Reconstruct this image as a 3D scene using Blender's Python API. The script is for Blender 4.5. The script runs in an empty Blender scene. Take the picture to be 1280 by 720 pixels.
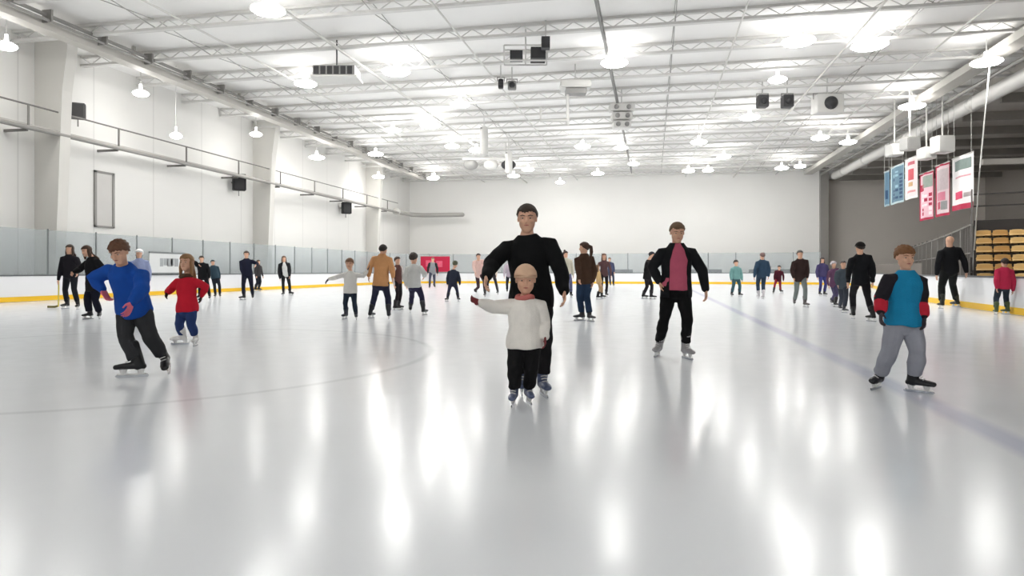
import bpy, bmesh, math, random
import numpy as np
from mathutils import Vector, Matrix
random.seed(7)
S = bpy.context.scene
COL = S.collection
PI = math.pi

# ------------------------------------------------------------------ camera, light, exposure
FPX, VX, HY, CH = 850.0, 815.0, 339.0, 1.17          # focal length in px, vanishing point x, horizon y, eye height
YAW = math.atan((VX - 640) / FPX)
cam = bpy.data.cameras.new('camera'); camo = bpy.data.objects.new('camera', cam); COL.objects.link(camo)
camo.location = (0, 0, CH); camo.rotation_euler = (PI / 2, 0, YAW)
cam.sensor_width = 36; cam.lens = FPX / 1280 * 36; cam.shift_y = (HY - 360) / 1280
cam.clip_end = 300
S.camera = camo
S.view_settings.view_transform = 'Standard'; S.view_settings.look = 'None'
S.view_settings.gamma = 1; S.view_settings.use_curve_mapping = False
S.view_settings.exposure = 1.0
LAMP_STRENGTH = 31
REFLECTOR_STRENGTH = 7
w = bpy.data.worlds.new('world'); S.world = w; w.use_nodes = True
w.node_tree.nodes['Background'].inputs[0].default_value = (.9, .95, 1, 1)
w.node_tree.nodes['Background'].inputs[1].default_value = .3

FW = Vector((-math.sin(YAW), math.cos(YAW), 0)); RT = Vector((math.cos(YAW), math.sin(YAW), 0)); UP = Vector((0, 0, 1))
CAMP = Vector((0, 0, CH))
def at(x, y, d):
    return CAMP + FW * d + RT * ((x - 640) / FPX * d) + UP * ((HY - y) / FPX * d)
def gdepth(y): return CH * FPX / (y - HY)
def ground(x, y): return at(x, y, gdepth(y))
def overhead(x, y, z): return at(x, y, (z - CH) * FPX / (HY - y))

# ------------------------------------------------------------------ materials
def lin(c):
    return tuple(((v / 255) / 12.92 if v / 255 <= .04045 else ((v / 255 + .055) / 1.055) ** 2.4) for v in c)
_m = {}
def mat(name, rgb, rough=.7, metal=0., noise=.06, scale=6., bump=0., spec=.4, sheen=0., bscale=None):
    key = (name, tuple(rgb), rough, metal)
    if key in _m: return _m[key]
    m = bpy.data.materials.new(name); m.use_nodes = True; t = m.node_tree; b = t.nodes['Principled BSDF']
    l = lin(rgb); b.inputs['Roughness'].default_value = rough; b.inputs['Metallic'].default_value = metal
    b.inputs['Specular IOR Level'].default_value = spec
    if sheen: b.inputs['Sheen Weight'].default_value = sheen
    co = t.nodes.new('ShaderNodeTexCoord'); n = t.nodes.new('ShaderNodeTexNoise'); n.inputs['Scale'].default_value = scale
    n.inputs['Detail'].default_value = 4
    t.links.new(co.outputs['Object'], n.inputs['Vector'])
    r = t.nodes.new('ShaderNodeMapRange'); r.inputs['To Min'].default_value = 1 - noise; r.inputs['To Max'].default_value = 1 + noise
    t.links.new(n.outputs['Fac'], r.inputs['Value'])
    mx = t.nodes.new('ShaderNodeMix'); mx.data_type = 'RGBA'; mx.blend_type = 'MULTIPLY'; mx.inputs[0].default_value = 1
    mx.inputs[6].default_value = (*l, 1); t.links.new(r.outputs[0], mx.inputs[7]); t.links.new(mx.outputs[2], b.inputs['Base Color'])
    if bump:
        n2 = t.nodes.new('ShaderNodeTexNoise'); n2.inputs['Scale'].default_value = bscale or scale * 12
        t.links.new(co.outputs['Object'], n2.inputs['Vector'])
        bp = t.nodes.new('ShaderNodeBump'); bp.inputs['Strength'].default_value = bump; bp.inputs['Distance'].default_value = .01
        t.links.new(n2.outputs['Fac'], bp.inputs['Height']); t.links.new(bp.outputs[0], b.inputs['Normal'])
    _m[key] = m; return m
def cloth(rgb): return mat('cloth', rgb, .9, 0, .14, 9, .35, .2, 0)
def skin(rgb=(214, 166, 140)): return mat('skin', rgb, .55, 0, .05, 14, .1)
def hairm(rgb): return mat('hair', rgb, .6, 0, .3, 40, .6)
def emis(name, rgb, s):
    m = bpy.data.materials.new(name); m.use_nodes = True; t = m.node_tree; t.nodes.remove(t.nodes['Principled BSDF'])
    e = t.nodes.new('ShaderNodeEmission'); e.inputs[0].default_value = (*rgb, 1); e.inputs[1].default_value = s
    t.links.new(e.outputs[0], t.nodes['Material Output'].inputs[0]); return m

# ------------------------------------------------------------------ object helpers
def tag(o, label=None, cat=None, group=None, kind=None):
    if label: o['label'] = label
    if cat: o['category'] = cat
    if group: o['group'] = group
    if kind: o['kind'] = kind
    return o
def empty(name, loc, label, cat, group=None, rz=0):
    o = bpy.data.objects.new(name, None); COL.objects.link(o); o.location = loc; o.rotation_euler = (0, 0, rz)
    o.empty_display_size = .1
    return tag(o, label, cat, group)
def link_mesh(name, me, m, parent=None):
    o = bpy.data.objects.new(name, me); COL.objects.link(o)
    if m and not me.materials: me.materials.append(m)
    if parent: o.parent = parent
    return o
def obj(name, bm, m, parent=None, smooth=False, loc=None):
    me = bpy.data.meshes.new(name); bmesh.ops.recalc_face_normals(bm, faces=bm.faces); bm.to_mesh(me); bm.free()
    if smooth: me.shade_smooth()
    o = link_mesh(name, me, m, parent)
    if loc is not None: o.location = loc
    return o
def struct(name, bm, m, **k): return tag(obj(name, bm, m, **k), kind='structure')
def B(): return bmesh.new()
def box(bm, lo, hi, mtx=None):
    vs = [Vector((x, y, z)) for x in (lo[0], hi[0]) for y in (lo[1], hi[1]) for z in (lo[2], hi[2])]
    if mtx: vs = [mtx @ v for v in vs]
    v = [bm.verts.new(p) for p in vs]
    for f in ((0, 1, 3, 2), (4, 6, 7, 5), (0, 4, 5, 1), (2, 3, 7, 6), (0, 2, 6, 4), (1, 5, 7, 3)):
        bm.faces.new([v[i] for i in f])
    return bm
def bar(bm, a, b, w_, h_):
    """rectangular bar between two points; w_ sideways, h_ upright"""
    a, b = Vector(a), Vector(b); t = (b - a).normalized()
    s = t.cross(UP)
    s = s.normalized() if s.length > 1e-4 else Vector((1, 0, 0)); u = s.cross(t)
    v = [bm.verts.new(p + s * (i * w_ / 2) + u * (j * h_ / 2)) for p in (a, b) for i, j in ((-1, -1), (1, -1), (1, 1), (-1, 1))]
    for f in ((0, 1, 2, 3), (7, 6, 5, 4), (0, 4, 5, 1), (1, 5, 6, 2), (2, 6, 7, 3), (3, 7, 4, 0)): bm.faces.new([v[i] for i in f])
    return bm
def loft(bm, pts, rad, hint=None, n=12, cap=True):
    """closed tube through pts; rad = r or (w,d); w lies along hint"""
    pts = [Vector(p) for p in pts]; rad = [(r, r) if not isinstance(r, (tuple, list)) else r for r in rad]
    T = []
    for i in range(len(pts)):
        a = pts[max(i - 1, 0)]; b = pts[min(i + 1, len(pts) - 1)]; T.append((b - a).normalized())
    if cap:
        P2, R2, T2 = [], [], []
        def endcap(i, s):
            r = min(rad[i]) * .9
            for ang in (75, 45, 20):
                a = math.radians(ang); yield pts[i] + T[i] * s * r * math.sin(a), (rad[i][0] * math.cos(a), rad[i][1] * math.cos(a)), T[i]
        for q in endcap(0, -1): P2.append(q[0]); R2.append(q[1]); T2.append(q[2])
        P2 += pts; R2 += rad; T2 += T
        for q in reversed(list(endcap(-1, 1))): P2.append(q[0]); R2.append(q[1]); T2.append(q[2])
        pts, rad, T = P2, R2, T2
    h = Vector(hint) if hint is not None else (Vector((1, 0, 0)) if abs(T[0].x) < .8 else Vector((0, 1, 0)))
    rings = []
    for p, r, t in zip(pts, rad, T):
        s = h - t * h.dot(t)
        if s.length < 1e-3: s = t.orthogonal()
        s.normalize(); d = t.cross(s); h = s if hint is None else h
        rings.append([bm.verts.new(p + s * (r[0] * math.cos(2 * PI * k / n)) + d * (r[1] * math.sin(2 * PI * k / n))) for k in range(n)])
    for a, b in zip(rings, rings[1:]):
        for k in range(n): bm.faces.new((a[k], a[(k + 1) % n], b[(k + 1) % n], b[k]))
    bm.faces.new(rings[0][::-1]); bm.faces.new(rings[-1])
    return bm
def ell(bm, c, r, fr=None, n=16, m=10):
    """ellipsoid, fr = (right, fwd, up) frame"""
    R_, F_, U_ = fr or (Vector((1, 0, 0)), Vector((0, 1, 0)), UP)
    c = Vector(c); top = bm.verts.new(c + U_ * r[2]); bot = bm.verts.new(c - U_ * r[2]); rings = []
    for i in range(1, m):
        th = PI * i / m
        rings.append([bm.verts.new(c + R_ * (r[0] * math.sin(th) * math.cos(2 * PI * k / n)) + F_ * (r[1] * math.sin(th) * math.sin(2 * PI * k / n)) + U_ * (r[2] * math.cos(th))) for k in range(n)])
    for k in range(n):
        bm.faces.new((top, rings[0][k], rings[0][(k + 1) % n])); bm.faces.new((bot, rings[-1][(k + 1) % n], rings[-1][k]))
    for a, b in zip(rings, rings[1:]):
        for k in range(n): bm.faces.new((a[k], b[k], b[(k + 1) % n], a[(k + 1) % n]))
    return bm
def fold_noise(me, amp, freq, seed):
    n = len(me.vertices); co = np.empty(n * 3); me.vertices.foreach_get('co', co); co = co.reshape(-1, 3)
    no = np.empty(n * 3); me.vertices.foreach_get('normal', no); no = no.reshape(-1, 3)
    rs = np.random.RandomState(seed); v = np.zeros(n)
    for k in range(7):
        d = rs.normal(size=3); d[2] *= 1.5; d /= np.linalg.norm(d); f = freq * (1 + k * .45)
        wob = np.sin(co @ rs.normal(size=3) * freq * .6 + rs.rand() * 6) * 1.5
        v += np.sin(co @ d * f + rs.rand() * 6.3 + wob) / (1 + k * .4)
    co += no * (v * amp / 2)[:, None]; me.vertices.foreach_set('co', co.ravel()); me.update()
def fuse(bm, voxel, smooth=3, folds=None, seed=0):
    """melt the closed pieces of bm into one continuous surface; returns a mesh"""
    me = bpy.data.meshes.new('tmp'); bmesh.ops.recalc_face_normals(bm, faces=bm.faces); bm.to_mesh(me); bm.free()
    o = bpy.data.objects.new('tmp', me); COL.objects.link(o)
    r = o.modifiers.new('r', 'REMESH'); r.mode = 'VOXEL'; r.voxel_size = voxel; r.adaptivity = 0
    if smooth: s = o.modifiers.new('s', 'SMOOTH'); s.factor = .5; s.iterations = smooth
    dg = bpy.context.evaluated_depsgraph_get(); out = bpy.data.meshes.new_from_object(o.evaluated_get(dg))
    bpy.data.objects.remove(o); bpy.data.meshes.remove(me)
    if folds: fold_noise(out, folds[0], folds[1], seed)
    out.shade_smooth(); return out

# ================================================================== PLACE
XW, YB, ZC, ZD = -25.0, 68.0, 10.3, 10.78       # left wall, back wall, joist underside, roof deck
XR = 16.4                                       # where the high roof ends on the right
XE = 30.0
white = mat('wall_white', (244, 243, 240), .75, 0, .02, .4)
def wall_mat():
    m = mat('wall_panels', (230, 229, 226), .6, 0, .03, .25); t = m.node_tree; b = t.nodes['Principled BSDF']
    co = t.nodes.new('ShaderNodeTexCoord'); sx = t.nodes.new('ShaderNodeSeparateXYZ'); t.links.new(co.outputs['Object'], sx.inputs[0])
    md = t.nodes.new('ShaderNodeMath'); md.operation = 'PINGPONG'; md.inputs[1].default_value = 1.9; t.links.new(sx.outputs['Y'], md.inputs[0])
    lt = t.nodes.new('ShaderNodeMath'); lt.operation = 'LESS_THAN'; lt.inputs[1].default_value = .035; t.links.new(md.outputs[0], lt.inputs[0])
    mx = t.nodes.new('ShaderNodeMix'); mx.data_type = 'RGBA'; mx.blend_type = 'MULTIPLY'
    src = b.inputs['Base Color'].links[0].from_socket; t.links.new(lt.outputs[0], mx.inputs[0]); t.links.new(src, mx.inputs[6]); mx.inputs[7].default_value = (.86, .86, .86, 1)
    t.links.new(mx.outputs[2], b.inputs['Base Color']); return m
panel = wall_mat()
def ice_mat():
    m = bpy.data.materials.new('ice'); m.use_nodes = True; t = m.node_tree; b = t.nodes['Principled BSDF']; N = t.nodes.new; L = t.links.new
    b.inputs['Roughness'].default_value = .15; b.inputs['IOR'].default_value = 1.45; b.inputs['Specular IOR Level'].default_value = .27
    co = N('ShaderNodeTexCoord'); sx = N('ShaderNodeSeparateXYZ'); L(co.outputs['Object'], sx.inputs[0])
    def mth(op, a, b_=None, c=None):
        q = N('ShaderNodeMath'); q.operation = op
        for i, v in enumerate((a, b_, c)):
            if v is None: continue
            if isinstance(v, (int, float)): q.inputs[i].default_value = v
            else: L(v, q.inputs[i])
        return q.outputs[0]
    def band(dist, half, soft):     # 1 on the line, 0 off it
        r = N('ShaderNodeMapRange'); r.inputs['From Min'].default_value = half; r.inputs['From Max'].default_value = half + soft
        r.inputs['To Min'].default_value = 1; r.inputs['To Max'].default_value = 0; L(mth('ABSOLUTE', dist), r.inputs['Value']); return r.outputs[0]
    n1 = N('ShaderNodeTexNoise'); n1.inputs['Scale'].default_value = .25; n1.inputs['Detail'].default_value = 3; L(co.outputs['Object'], n1.inputs['Vector'])
    r1 = N('ShaderNodeMapRange'); r1.inputs['To Min'].default_value = .96; r1.inputs['To Max'].default_value = 1.03; L(n1.outputs['Fac'], r1.inputs['Value'])
    blue = band(mth('SUBTRACT', sx.outputs['X'], 2.42), .06, .12)
    dx = mth('ADD', sx.outputs['X'], 7.15); dy = mth('SUBTRACT', sx.outputs['Y'], 8.3)
    rad = mth('SQRT', mth('ADD', mth('MULTIPLY', dx, dx), mth('MULTIPLY', dy, dy)))
    ring = band(mth('SUBTRACT', rad, 4.15), .02, .06)
    def mixc(fac, a, col, k):
        q = N('ShaderNodeMix'); q.data_type = 'RGBA'; L(mth('MULTIPLY', fac, k), q.inputs[0])
        if isinstance(a, tuple): q.inputs[6].default_value = (*a, 1)
        else: L(a, q.inputs[6])
        q.inputs[7].default_value = (*col, 1); return q.outputs[2]
    c = mixc(blue, lin((230, 233, 237)), lin((130, 135, 190)), .36)
    c = mixc(ring, c, lin((120, 122, 135)), .2)
    mu = N('ShaderNodeMix'); mu.data_type = 'RGBA'; mu.blend_type = 'MULTIPLY'; mu.inputs[0].default_value = 1; L(c, mu.inputs[6]); L(r1.outputs[0], mu.inputs[7])
    L(mu.outputs[2], b.inputs['Base Color'])
    n2 = N('ShaderNodeTexNoise'); n2.inputs['Scale'].default_value = 3.; n2.inputs['Detail'].default_value = 5; L(co.outputs['Object'], n2.inputs['Vector'])
    r2 = N('ShaderNodeMapRange'); r2.inputs['To Min'].default_value = .15; r2.inputs['To Max'].default_value = .22; L(n2.outputs['Fac'], r2.inputs['Value']); L(r2.outputs[0], b.inputs['Roughness'])
    n3 = N('ShaderNodeTexNoise'); n3.inputs['Scale'].default_value = 1.2; n3.inputs['Detail'].default_value = 2; L(co.outputs['Object'], n3.inputs['Vector'])
    bp = N('ShaderNodeBump'); bp.inputs['Strength'].default_value = .12; bp.inputs['Distance'].default_value = .02; L(n3.outputs['Fac'], bp.inputs['Height']); L(bp.outputs[0], b.inputs['Normal'])
    return m

# rink outline (clockwise from the near left), boards stand on it
path = [(-23.5, -7), (-23.5, 20), (-23.6, 50)]
for k in range(0, 7): a = PI - k * PI / 12; path.append((-17.6 + 6 * math.cos(a), 58 + 6 * math.sin(a)))
for k in range(0, 6): a = PI / 2 - k * PI / 10 * .9; path.append((11.0 + 5 * math.cos(a), 59 + 5 * math.sin(a)))
path += [(15.6, 54), (13.2, 43), (11.2, 34), (10.2, 29), (9.6, 22), (9.1, 12), (9.0, -7)]
bm = B(); bm.faces.new([bm.verts.new((x, y, 0)) for x, y in path]); bmesh.ops.triangulate(bm, faces=bm.faces)
struct('floor', bm, ice_mat())
bm = B(); box(bm, (XW - .2, -10.2, -.3), (XE + .2, YB + 4, -.015)); struct('floor', bm, mat('concrete', (120, 120, 122), .8, 0, .1, .6))
# walls
bm = B(); box(bm, (XW - .3, -10, -.3), (XW, YB + .3, ZD)); struct('wall_left', bm, panel)
bm = B(); box(bm, (XW, YB, -.3), (15.6, YB + .3, ZD)); struct('wall_back', bm, white)
bm = B(); box(bm, (15.6, YB + 2, -.3), (XE, YB + 2.3, ZD)); struct('wall_back', bm, mat('aisle_wall', (242, 236, 229), .8, 0, .04, .5))
bm = B(); box(bm, (15.3, YB - .5, -.3), (16.0, YB + 2, ZD)); struct('trim_1', bm, mat('corner_post', (150, 147, 143), .6, 0, .05, 1))
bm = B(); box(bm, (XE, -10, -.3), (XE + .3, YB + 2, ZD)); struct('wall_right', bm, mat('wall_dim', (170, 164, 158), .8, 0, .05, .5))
bm = B(); box(bm, (XW, -10.3, -.3), (XE, -10, ZD)); struct('wall_front', bm, white)
# roof deck with ribs
bm = B(); box(bm, (XW - .3, -10.3, ZD), (XR + .3, YB + .3, ZD + .15)); struct('ceiling', bm, mat('deck', (240, 239, 237), .8, 0, .04, .6))
bm = B(); box(bm, (XR + .3, -10.3, 9.9), (XE + .3, YB + 2.3, 10.1)); struct('ceiling', bm, mat('aisle_roof', (185, 180, 174), .8, 0, .1, .8))
bm = B(); box(bm, (XR + .2, -10.3, 9.9), (XR + .4, YB + 2.3, ZD)); struct('trim_2', bm, mat('fascia', (190, 186, 180), .7, 0, .05, .8))
# tapered frame columns along the left wall
def column(y, i):
    bm = B(); prof = [(XW, -.1), (XW + .95, -.1), (XW + 1.35, 8.6), (XW + 1.6, ZC), (XW + 1.6, ZD), (XW, ZD)]
    a = [bm.verts.new((x, y - .25, z)) for x, z in prof]; b = [bm.verts.new((x, y + .25, z)) for x, z in prof]
    bm.faces.new(a); bm.faces.new(b[::-1])
    for k in range(len(prof)): bm.faces.new((a[k], a[(k + 1) % len(prof)], b[(k + 1) % len(prof)], b[k]))
    o = struct('trim_%d' % i, bm, mat('column_paint', (214, 212, 207), .6, 0, .03, .5))
for i, y in enumerate((9, 23.8, 39.5, 57.0)): column(y, i + 3)
# joists
jm = mat('joist_paint', (214, 213, 210), .6, .1, .06, 1.5)
def joist_bm(x0, x1, zb, zt):
    bm = B(); box(bm, (x0, -.11, zb), (x1, .11, zb + .1)); box(bm, (x0, -.09, zt - .1), (x1, .09, zt))
    n = int((x1 - x0) / .5); st = (x1 - x0) / n
    for k in range(n):
        a = (x0 + k * st, 0, zb + .1 if k % 2 else zt - .08); b = (x0 + (k + 1) * st, 0, zt - .08 if k % 2 else zb + .1)
        bar(bm, a, b, .03, .03)
    return bm
j0 = struct('roof_joist', joist_bm(XW + .02, XR + .2, ZC, ZD), jm); tag(j0, 'open web steel roof joist painted pale grey', None, 'roof joists')
ys = [22.6 + 3.33 * k for k in range(-9, 14)]
for k, y in enumerate(ys):
    o = j0 if k == 0 else j0.copy()
    if k: COL.objects.link(o)
    o.location = (0, y, 0)
dm = mat('aisle_joist', (150, 146, 140), .7, .1, .1, 1.5)
bm = B(); box(bm, (XR + .4, -.1, 9.45), (XE, .1, 9.9)); a0 = struct('aisle_beam', bm, dm)
for k, y in enumerate([4 + 4.2 * k for k in range(16)]):
    o = a0 if k == 0 else a0.copy()
    if k: COL.objects.link(o)
    o.location = (0, y, 0)
# lattice girder and long pipes that run away from the camera under the roof
def lattice(name, x, z0, z1, y0, y1, m, step=.8, r=.05):
    bm = B(); bar(bm, (x, y0, z0), (x, y1, z0), r * 2, r * 2); bar(bm, (x, y0, z1), (x, y1, z1), r * 2, r * 2); n = int((y1 - y0) / step)
    for k in range(n): bar(bm, (x, y0 + k * step, z0 if k % 2 else z1), (x, y0 + (k + 1) * step, z1 if k % 2 else z0), r, r)
    return struct(name, bm, m)
lattice('roof_girder', -1.8, 10.0, 10.3, 2, 62, mat('grey_steel', (140, 139, 137), .5, .3, .1, 2), .5, .04)
pipe_w = mat('pipe_white', (205, 204, 200), .45, .1, .05, 2)
for i, (x, z, r) in enumerate([(-12.4, 10.2, .06), (-16.8, 10.35, .04), (-7.3, 10.3, .035), (3.2, 10.35, .035), (7.6, 10.2, .05), (11.4, 10.35, .04)]):
    bm = B(); loft(bm, [(x, -9, z - r), (x, 67.8, z - r)], [r, r], n=10); o = struct('roof_pipe', bm, pipe_w)
# cross rods between the joists
rodm = mat('rod_grey', (165, 164, 161), .5, .3, .05, 2)
for x in (-18.5, -9.8, .8, 9.4):
    bm = B()
    for k in range(len(ys) - 1):
        loft(bm, [(x, ys[k], ZC + .1), (x, ys[k + 1], ZD - .05)], [.018, .018], n=6); loft(bm, [(x + .05, ys[k + 1], ZC + .1), (x + .05, ys[k], ZD - .05)], [.018, .018], n=6)
    struct('bridging_rods', bm, rodm)
# left eave trunking
tr = mat('trunking', (196, 193, 187), .5, .1, .06, 1.5)
bm = B(); bar(bm, (-21.7, -9, 10.1), (-21.7, 62, 10.1), .55, .38); struct('trim_7', bm, tr)
bm = B(); loft(bm, [(-21.25, -9, 10.35), (-21.25, 62, 10.35)], [.07, .07]); loft(bm, [(-21.1, -9, 10.12), (-21.1, 62, 10.12)], [.05, .05])
for k in range(28): bar(bm, (-21.4, -7 + k * 2.5, 10.3), (-21.0, -7 + k * 2.5, 10.3), .08, .45)
struct('roof_pipe', bm, mat('pipe_dark', (146, 144, 141), .5, .3, .05, 2))
for k in range(8):
    bm = B(); y = 10 + k * 7.6; bar(bm, (-21.7, y, 10.2), (-21.7, y, ZD), .12, .12); struct('trunking_hanger', bm, tr)
# right eave: beam, thin pipe, thick duct
bm = B(); bar(bm, (13.9, -9, 10.12), (13.9, 66, 10.12), .7, .34); struct('trim_8', bm, tr)
bm = B(); loft(bm, [(15.0, -9, 9.95), (15.0, 66, 9.95)], [.09, .09]); struct('roof_pipe', bm, mat('pipe_dark', (146, 144, 141), .5, .3, .05, 2))
du = empty('air_duct', (16.2, 66, 9.8), 'thick round white duct running along the right edge of the high roof', 'duct')
bm = B(); loft(bm, [(0, -75, 0), (0, 0, 0)], [.36, .36], n=24); obj('duct_tube', bm, mat('duct_white', (228, 226, 222), .45, .05, .04, 1), du, True)
for k in range(12):
    bm = B(); loft(bm, [(0, -2.9 - 6 * k, 0), (0, -3.0 - 6 * k, 0)], [.4, .4], n=24); obj('duct_collar', bm, pipe_w, du, True)
    bm = B(); bar(bm, (0, -3 - 6 * k, .35), (0, -3 - 6 * k, 1.42), .05, .05); obj('hanger', bm, pipe_w, du)
# left catwalk / cable tray
ct = empty('cable_tray', (-24.1, 62, 6.9), 'long grey cable tray with hand rail running along the left wall', 'cable tray')
bm = B(); box(bm, (-.22, -70, -.1), (.22, -.4, .04)); obj('tray', bm, mat('tray_grey', (188, 186, 182), .5, .2, .06, 1), ct)
bm = B(); loft(bm, [(.25, -70, .78), (.25, -.4, .78)], [.035, .035], n=8); obj('rail', bm, mat('tray_dark', (125, 123, 120), .5, .3, .06, 1), ct, True)
bm = B(); loft(bm, [(.3, -70, -.12), (.3, -.4, -.12)], [.09, .09], n=12); obj('pipe', bm, mat('tray_dark2', (150, 148, 144), .5, .3, .06, 1), ct, True)
for k in range(15): bm = B(); bar(bm, (.25, -3 - 4.6 * k, -.1), (.25, -3 - 4.6 * k, .78), .06, .06); obj('post', bm, mat('tray_dark', (125, 123, 120), .5, .3, .06, 1), ct)
for k in range(15): bm = B(); bar(bm, (-.88, -3 - 4.6 * k, -.2), (.2, -3 - 4.6 * k, -.2), .08, .1); obj('bracket', bm, mat('tray_dark', (125, 123, 120), .5, .3, .06, 1), ct)
d2 = empty('air_duct', (-22, 67, 6.9), 'short grey duct elbow in the far left corner', 'duct')
bm = B(); loft(bm, [(-2.1, -5.2, 0), (-1.8, -1.6, 0), (-.9, -.6, 0), (3.2, -.5, 0)], [.22] * 4, n=16); obj('duct_tube', bm, mat('duct_grey', (170, 168, 163), .5, .1, .05, 1), d2, True)
bm = B(); loft(bm, [(-2.1, -5.3, 0), (-2.1, -4.9, 0)], [.33, .33], n=16); obj('duct_collar', bm, pipe_w, d2, True)

# ------------------------------------------------------------------ boards
pw = mat('board_white', (236, 237, 240), .35, 0, .02, .7, 0, .5)
py = mat('kick_yellow', (244, 196, 40), .45, 0, .05, 2)
pc = mat('cap_grey', (96, 98, 102), .5, 0, .05, 2)
def strip(bm, pts, z0, z1, t0, t1):
    """wall strip along a plan polyline between outward offsets t0 and t1"""
    P = [Vector((x, y, 0)) for x, y in pts]; nr = []
    for i in range(len(P)):
        t = (P[min(i + 1, len(P) - 1)] - P[max(i - 1, 0)]).normalized(); nr.append(Vector((-t.y, t.x, 0)))
    R_ = []
    for p, n in zip(P, nr):
        R_.append([bm.verts.new(p + n * t + UP * z) for t, z in ((t0, z0), (t1, z0), (t1, z1), (t0, z1))])
    for a, b in zip(R_, R_[1:]):
        for k in range(4): bm.faces.new((a[k], b[k], b[(k + 1) % 4], a[(k + 1) % 4]))
    bm.faces.new(R_[0]); bm.faces.new(R_[-1][::-1])
brd = empty('dasher_boards', (-23.5, 20, 0), 'white rink boards with yellow kick strip and grey shield glass', 'rink boards')
def sub(v): return [(x + 23.5, y - 20) for x, y in v]
bp_ = sub(path)
bm = B(); strip(bm, bp_, 0.0, .98, 0, .12); obj('board_panel', bm, pw, brd)
bm = B(); strip(bm, bp_, .015, .2, -.025, -.002); obj('kick_plate', bm, py, brd)
bm = B(); strip(bm, bp_, .98, 1.03, -.02, .15); obj('cap_rail', bm, pc, brd)
def glass_mat():
    m = bpy.data.materials.new('shield_glass'); m.use_nodes = True; t = m.node_tree; b = t.nodes['Principled BSDF']; N = t.nodes.new; L = t.links.new
    tr_ = N('ShaderNodeBsdfTransparent'); tr_.inputs[0].default_value = (.90, .92, .93, 1)
    b.inputs['Base Color'].default_value = (*lin((196, 202, 204)), 1); b.inputs['Roughness'].default_value = .08
    n = N('ShaderNodeTexNoise'); n.inputs['Scale'].default_value = .8; r = N('ShaderNodeMapRange'); r.inputs['To Min'].default_value = .2; r.inputs['To Max'].default_value = .32
    co = N('ShaderNodeTexCoord'); L(co.outputs['Object'], n.inputs['Vector']); L(n.outputs['Fac'], r.inputs['Value'])
    mx = N('ShaderNodeMixShader'); L(r.outputs[0], mx.inputs[0]); L(tr_.outputs[0], mx.inputs[1]); L(b.outputs[0], mx.inputs[2]); L(mx.outputs[0], t.nodes['Material Output'].inputs[0]); return m
gl = glass_mat(); pg = mat('post_grey', (128, 132, 134), .4, .5, .05, 2)
def resample(pts, st):
    out = [Vector(pts[0])]; acc = 0
    P = [Vector(p) for p in pts]; cur = P[0].copy(); i = 1; need = st
    while i < len(P):
        seg = (P[i] - cur).length
        if seg >= need: cur = cur + (P[i] - cur).normalized() * need; out.append(cur.copy()); need = st
        else: need -= seg; cur = P[i].copy(); i += 1
    return out
gp = resample([(-23.56, 6)] + path[1:15], 2.4)
for i, (a, b) in enumerate(zip(gp, gp[1:])):
    t = (b - a).normalized() * .03; p = sub([(a + t)[:], (b - t)[:]])
    top = 2.81
    bm = B(); strip(bm, p, 1.03, top, .05, .065); obj('glass_pane', bm, gl, brd)
    bm = B(); q = sub([a[:]])[0]; n_ = Vector((-(b - a).y, (b - a).x, 0)).normalized() * .06
    loft(bm, [(q[0] + n_.x, q[1] + n_.y, 1.03), (q[0] + n_.x, q[1] + n_.y, top + .02)], [.035, .035], n=8); obj('post', bm, pg, brd)
# ad board hung on the left glass
p0, p1 = ground(184, 371.6), ground(226, 369)
X0 = -23.62
def onleft(px):      # y on the left boards for a pixel column
    r = (px - 640) / FPX; a = math.atan(r) - YAW; return X0 / math.tan(a)
ya, yb = onleft(181), onleft(226)
ad = empty('notice_panel', (-23.4, (ya + yb) / 2, 1.05), 'pale panel with grey lettering marks in a dark frame on the left glass', 'sign')
L_ = (yb - ya)
bm = B(); box(bm, (0, -L_ / 2, .05), (.03, L_ / 2, .98)); obj('panel', bm, mat('panel_pale', (214, 216, 216), .5, 0, .05, 2), ad)
bm = B(); box(bm, (-.01, -L_ / 2, .98), (.05, L_ / 2, 1.06)); box(bm, (-.01, -L_ / 2, 0), (.05, L_ / 2, .05)); obj('frame', bm, mat('panel_frame', (120, 124, 126), .5, 0, .05, 2), ad)
bm = B()
for i in range(5):
    y = -L_ * .22 + i * L_ * .1; box(bm, (.03, y, .35 + .05 * (i % 2)), (.036, y + .22 + .08 * (i % 3), .75))
obj('lettering', bm, mat('panel_ink', (160, 164, 166), .6, 0, .2, 5), ad)
# dark hatch / shutter on left wall
hy0, hy1 = [XW / math.tan(math.atan((px - 640) / FPX) - YAW) for px in (117, 142)]
bm = B(); zl, zh = 3.2, 5.8
for lo, hi in (((0, hy0, zl), (.07, hy0 + .12, zh)), ((0, hy1 - .12, zl), (.07, hy1, zh)), ((0, hy0, zh - .1), (.07, hy1, zh)), ((0, hy0, zl), (.07, hy1, zl + .08))):
    box(bm, (XW + lo[0], lo[1], lo[2]), (XW + hi[0], hi[1], hi[2]))
wf = struct('window_1', bm, mat('hatch_frame', (150, 148, 145), .6, 0, .05, 2))
bm = B(); box(bm, (XW, hy0 + .1, zl + .05), (XW + .03, hy1 - .1, zh - .08)); obj('window_panel', bm, mat('hatch_panel', (205, 203, 200), .6, 0, .04, 2), wf)

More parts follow.
